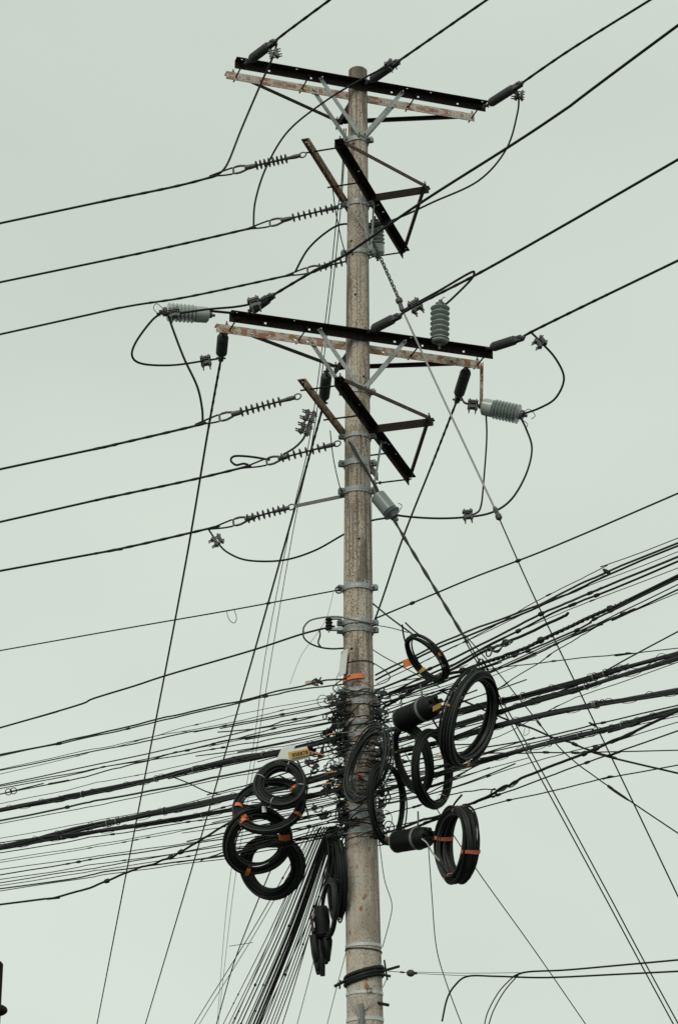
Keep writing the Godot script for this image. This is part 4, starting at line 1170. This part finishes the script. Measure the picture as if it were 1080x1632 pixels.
	for q in [[532, 1360, 60, 0.05], [541, 1385, 75, 0.04]]:
		var h := Geo.new()
		for k in 9:
			var x: float = q[0] + rng.randf_range(-9, 9)
			h.tube(crv([W(x - 3, q[1] - q[2] * 0.5, -0.05), W(x, q[1], -0.05 + rng.randf_range(-0.06, 0.06)), W(x + rng.randf_range(-6, 8), q[1] + q[2] * 0.7, -0.05)], 6), 0.011, 6)
		solo("cable_hank", h, M.cable, "thick hank of dark cables dropping along the shaft below the tangle, " + ("outer one" if q[0] < 540 else "next to the concrete"), "cable hank")

func build_tangle():
	# the unsortable knot of cable ends round the pole
	var g := [Geo.new(), Geo.new(), Geo.new(), Geo.new()]
	for i in 58:      # turns laid round the shaft
		var py := rng.randf_range(1085, 1335)
		var y: float = W(570, py, 0.15).y
		var a := rng.randf_range(-0.5, PI * 0.7)
		var sweep := rng.randf_range(0.9, 2.6)
		var dy := rng.randf_range(-0.16, 0.10)
		var out := rng.randf_range(0.01, 0.05)
		var bulge := rng.randf_range(0.0, 0.09)
		var dip := rng.randf_range(-0.06, 0.03)
		var p := []
		for k in 6:
			var f := k / 5.0
			var yy := y + dy * f + dip * sin(PI * f) + rng.randf_range(-0.012, 0.012)
			var r := pole_r(yy) + out + bulge * sin(PI * f)
			var an := a + sweep * f
			p.append(pc(yy) + Vector3(cos(an) * r, 0, sin(an) * r))
		var q := rng.randf()
		g[0 if q < 0.66 else (1 if q < 0.88 else (2 if q < 0.965 else 3))].tube(crv(p, 6), rng.randf_range(0.003, 0.008), 5)
	for i in 36:      # strands that leave towards both streets
		var py := rng.randf_range(1092, 1332)
		var sd := -1.0 if rng.randf() < 0.55 else 1.0
		var len := rng.randf_range(130, 300)
		var bow := rng.randf_range(-4, 10)
		var p0 := W(573.0 + sd * 18.0, py, rng.randf_range(0.05, 0.2))
		var dir := TL if sd < 0 else RD
		var p := []
		for k in 6:
			var f := k / 5.0
			p.append(PV(573.0 + sd * (18.0 + len * f), py - sd * (0.2 if sd < 0 else 0.3) * len * f + bow * sin(PI * f), p0, dir))
		var q := rng.randf()
		g[0 if q < 0.8 else 1].tube(crv(p, 6), rng.randf_range(0.003, 0.007), 5)
	for i in 60:      # slack half loops that come back to the shaft
		var py := rng.randf_range(1092, 1325)
		var sd := -1.0 if rng.randf() < 0.62 else 1.0
		var x := 573.0 + sd * rng.randf_range(6, 24)
		var z := rng.randf_range(0.0, 0.2)
		var len := rng.randf_range(8, 40)
		var span := rng.randf_range(14, 60) * (1.0 if rng.randf() < 0.5 else -1.0)
		var p := []
		for k in 7:
			var f := k / 6.0
			p.append(W(x + sd * len * sin(PI * f) * (0.8 + 0.4 * f), py + span * f + 6.0 * sin(PI * f), z + 0.03 * sin(TAU * f)))
		var q := rng.randf()
		g[0 if q < 0.70 else (1 if q < 0.90 else (2 if q < 0.98 else 3))].tube(crv(p, 6), rng.randf_range(0.0025, 0.0065), 5)
	for i in 22:
		var py := rng.randf_range(1100, 1320)
		var x := 573.0 + (-1.0 if rng.randf() < 0.65 else 1.0) * rng.randf_range(20, 62)
		var c := W(x, py, rng.randf_range(0.0, 0.22))
		var R := rng.randf_range(0.03, 0.085)
		var sq := rng.randf_range(0.35, 0.9)
		var ph := rng.randf() * TAU
		var p := []
		for k in 10:
			var an := ph + k * 0.62
			p.append(c + Vector3(cos(an) * R * sq, sin(an) * R, 0.01 * k))
		g[0 if i % 3 else 1].tube(crv(p, 5), rng.randf_range(0.003, 0.006), 5)
	var t := Node3D.new()
	t.name = "cable_tangle"
	add_child(t)
	t.position = W(573, 1335, 0)
	t.set_meta("label", "dense tangle of cable ends and loops knotted round the pole")
	t.set_meta("category", "cable tangle"); t.set_meta("kind", "stuff")
	part("black_ends", g[0], M.cable, t)
	part("worn_ends", g[1], M.worn_sheen, t)
	part("grey_ends", g[2], M.grey_cable, t)
	part("copper_ends", g[3], M.copper, t)
	for i in 60:
		var py := rng.randf_range(1085, 1332)
		var y: float = W(570, py, 0.15).y
		var a := rng.randf_range(-0.3, 0.9) if i % 2 else rng.randf_range(PI - 0.9, PI + 0.3)
		var o := pc(y) + Vector3(cos(a), 0, sin(a)) * (pole_r(y) + 0.035)
		if i >= 34:      # on the cables just off the shaft
			o = PV(rng.randf_range(492, 545), py, W(560, py, 0.12), TL) if i % 3 else PV(rng.randf_range(602, 640), py, W(585, py, 0.15), RD)
		var e := Geo.new()
		var u := Vector3(rng.randf_range(-1, 1), rng.randf_range(-0.5, 0.5), rng.randf_range(-0.4, 0.4)).normalized()
		var q := u.cross(Vector3.UP).normalized()
		var w := u.cross(q)
		e.box(o, u * rng.randf_range(0.025, 0.05), q * 0.014, w * rng.randf_range(0.012, 0.022))
		e.rod(o - w * 0.045, o + w * 0.045, 0.007, 6)
		e.tube(crv([o - u * 0.05, o - u * 0.07 + w * 0.03, o - u * 0.03 + w * 0.05, o + u * 0.02 + w * 0.03], 4), 0.006, 5)
		solo("suspension_clamp", e, [M.cable2, M.hardware, M.cable][i % 3], "small dark clamp half buried in the cable tangle on the pole", "cable clamp", "clamps buried in the tangle")
	for q in [[528, 1170, 0.15, 0.04, 12], [505, 1201, 0.2, 0.07, -14], [527, 1231, 0.2, 0.05, 8], [521, 1249, 0.2, 0.04, 5], [575, 1170, 0.25, 0.035, 14], [538, 1251, 0.2, 0.02, 0], [640, 1211, 0.3, 0.02, 5]]:
		var c := W(q[0], q[1], q[2])
		var d := Vector3.RIGHT.rotated(Vector3.BACK, deg_to_rad(q[4]))
		var e := Geo.new()
		e.rod(c - d * q[3], c + d * q[3], 0.0085, 7)
		solo("copper_sleeve", e, M.copper, "short copper-coloured cable sleeve at the tangle", "cable sleeve", "copper sleeves")
	var e := Geo.new()
	e.box(W(573, 1238, 0.17), Vector3(0.028, 0.01, 0), Vector3(-0.01, 0.018, 0), Vector3(0, 0, 0.006))
	solo("red_tag", e, M.red, "small red tag on the shaft inside the loosely wound coil", "tag")

func build_small():
	# number tag: white back sheet and printed yellow front
	var t := label_tag("folded white and yellow number tag above the white-tied coil", 474, 1203, 0.02, 0.1, 0.055, M.white, 0.2, -0.2)
	var c := W(476, 1201, 0.06)
	var x := Vector3.RIGHT.rotated(Vector3.BACK, 0.2)
	var y := Vector3.UP.rotated(Vector3.BACK, 0.2)
	var g := Geo.new()
	g.box(c, x * 0.092, y * 0.03, Vector3.BACK * 0.002)
	part("printed_strip", g, M.yellow, t)
	g = Geo.new()
	var c2 := W(454, 1203, 0.0)
	g.box(c2, Vector3.RIGHT * 0.065 + Vector3.UP * 0.02, Vector3.UP * 0.08 + Vector3.RIGHT * 0.035, Vector3.BACK * 0.002)
	part("folded_flap", g, M.white, t)
	var tm := TextMesh.new()
	tm.text = "306878"; tm.font_size = 16; tm.pixel_size = 0.0027; tm.depth = 0.003
	var mk := MeshInstance3D.new()
	mk.name = "number_print"; mk.mesh = tm; mk.material_override = M.cable
	t.add_child(mk, true)
	mk.position = c + Vector3(0.01, 0, 0.006) - t.position
	mk.rotation.z = 0.2
	label_tag("plain beige tag clipped to the upper pair of cables", 495, 1089, -0.18, 0.05, 0.022, M.beige, 0.05)
	label_tag("bright orange flag tied on a cable under the slim coil", 648, 1057, 0.80, 0.032, 0.034, M.orange, 0.35)
	label_tag("small beige tag between the hanging coils", 699, 1206, 1.02, 0.03, 0.014, M.beige, 0.0)
	label_tag("small white tag inside the orange-taped coils", 421, 1290, 0.05, 0.02, 0.028, M.white, 0.1)
	# spool insulators on the service band
	t = thing("spool_insulator", "pair of black spool insulators on a bracket at the service band", "insulator", W(530, 1000, 0.1))
	for py in [990, 1000]:
		g = Geo.new()
		g.lathe(W(524, py + 4, 0.1), Vector3.UP, [[0, 0], [0.03, 0], [0.036, 0.012], [0.02, 0.025], [0.036, 0.038], [0.03, 0.048], [0, 0.048]], 16)
		part("spool", g, M.cable2, t)
	g = Geo.new()
	g.rod(W(524, 984, 0.1), W(524, 1008, 0.1), 0.008, 6)
	g.box(W(536, 986, 0.1), Vector3.RIGHT * 0.05, Vector3.UP * 0.006, Vector3.BACK * 0.016)
	g.box(W(536, 1003, 0.1), Vector3.RIGHT * 0.06, Vector3.UP * 0.012, Vector3.BACK * 0.016)
	part("bracket", g, M.galv, t)
	for q in [["grey bent service cable looping over the spool insulators to the front of the pole", [[484, 1010, 0.1], [484, 1000, 0.12], [494, 989, 0.14], [515, 984, 0.15], [540, 983, 0.17], [562, 988, 0.19], [585, 992, 0.16], [598, 994, 0.1]], 0.009, "grey_cable"], ["black service cable tail looping under the spool insulators", [[483, 1003, 0.1], [484, 1016, 0.1], [495, 1026, 0.1], [512, 1032, 0.1], [530, 1034, 0.1], [548, 1033, 0.1]], 0.008, "cable"], ["short black link between the service wire and its tail", [[508, 1002, 0.1], [510, 1012, 0.1], [507, 1024, 0.1], [511, 1031, 0.1]], 0.008, "cable"]]:
		cord("service_cable", q[0], zpath(q[1]), q[2], "", "cable", M[q[3]])
	var rg := Geo.new()
	var ring := PackedVector3Array()
	var rc := W(540, 940, 0.08)
	for k in 17: ring.append(rc + Vector3(cos(TAU * k / 16.0), sin(TAU * k / 16.0), 0) * 0.032)
	rg.tube(ring, 0.008, 6, true)
	solo("eye_ring", rg, M.hardware, "steel ring holding the single thin wire to its band", "ring")
	# round insulator of the small span near the street
	t = thing("ball_insulator", "small round grey insulator on a fine wire beside the black tie", "insulator", W(654, 1551, 0.16))
	g = Geo.new()
	var pr := []
	for k in 13: pr.append([0.031 * sin(PI * k / 12.0), -0.036 * cos(PI * k / 12.0)])
	g.lathe(W(654, 1551, 0.16), Vector3.RIGHT, pr, 16)
	part("ball", g, M.polymer, t)
	g = Geo.new()
	g.rod(W(618, 1548, 0.1), W(650, 1550, 0.16), 0.003, 5)
	g.rod(W(658, 1551, 0.16), W(664, 1551, 0.17), 0.012, 6)
	g.rod(W(637, 1549, 0.15), W(644, 1550, 0.15), 0.008, 6)
	part("wire_tie", g, M.cable, t)
	# dark round-topped post at the street edge
	t = thing("street_post", "dark round-topped post standing apart from the pole", "post", Vector3(W(-8, 1600, 1.0).x, 0, 1.0))
	g = Geo.new()
	var pt := W(-8, 1531, 1.0)
	g.lathe(Vector3(pt.x, 0, 1.0), Vector3.UP, [[0.085, 0], [0.078, 2.0], [0.072, pt.y - 0.03], [0.055, pt.y - 0.008], [0.03, pt.y], [0, pt.y]], 24)
	part("shaft", g, M.dark, t)
	g = Geo.new()
	var kb := W(-6, 1610, 1.0)
	var pr2 := []
	for k in 13: pr2.append([0.095 * sin(PI * k / 12.0), -0.05 * cos(PI * k / 12.0)])
	g.lathe(kb, Vector3.UP, pr2, 24)
	part("collar", g, M.dark, t)
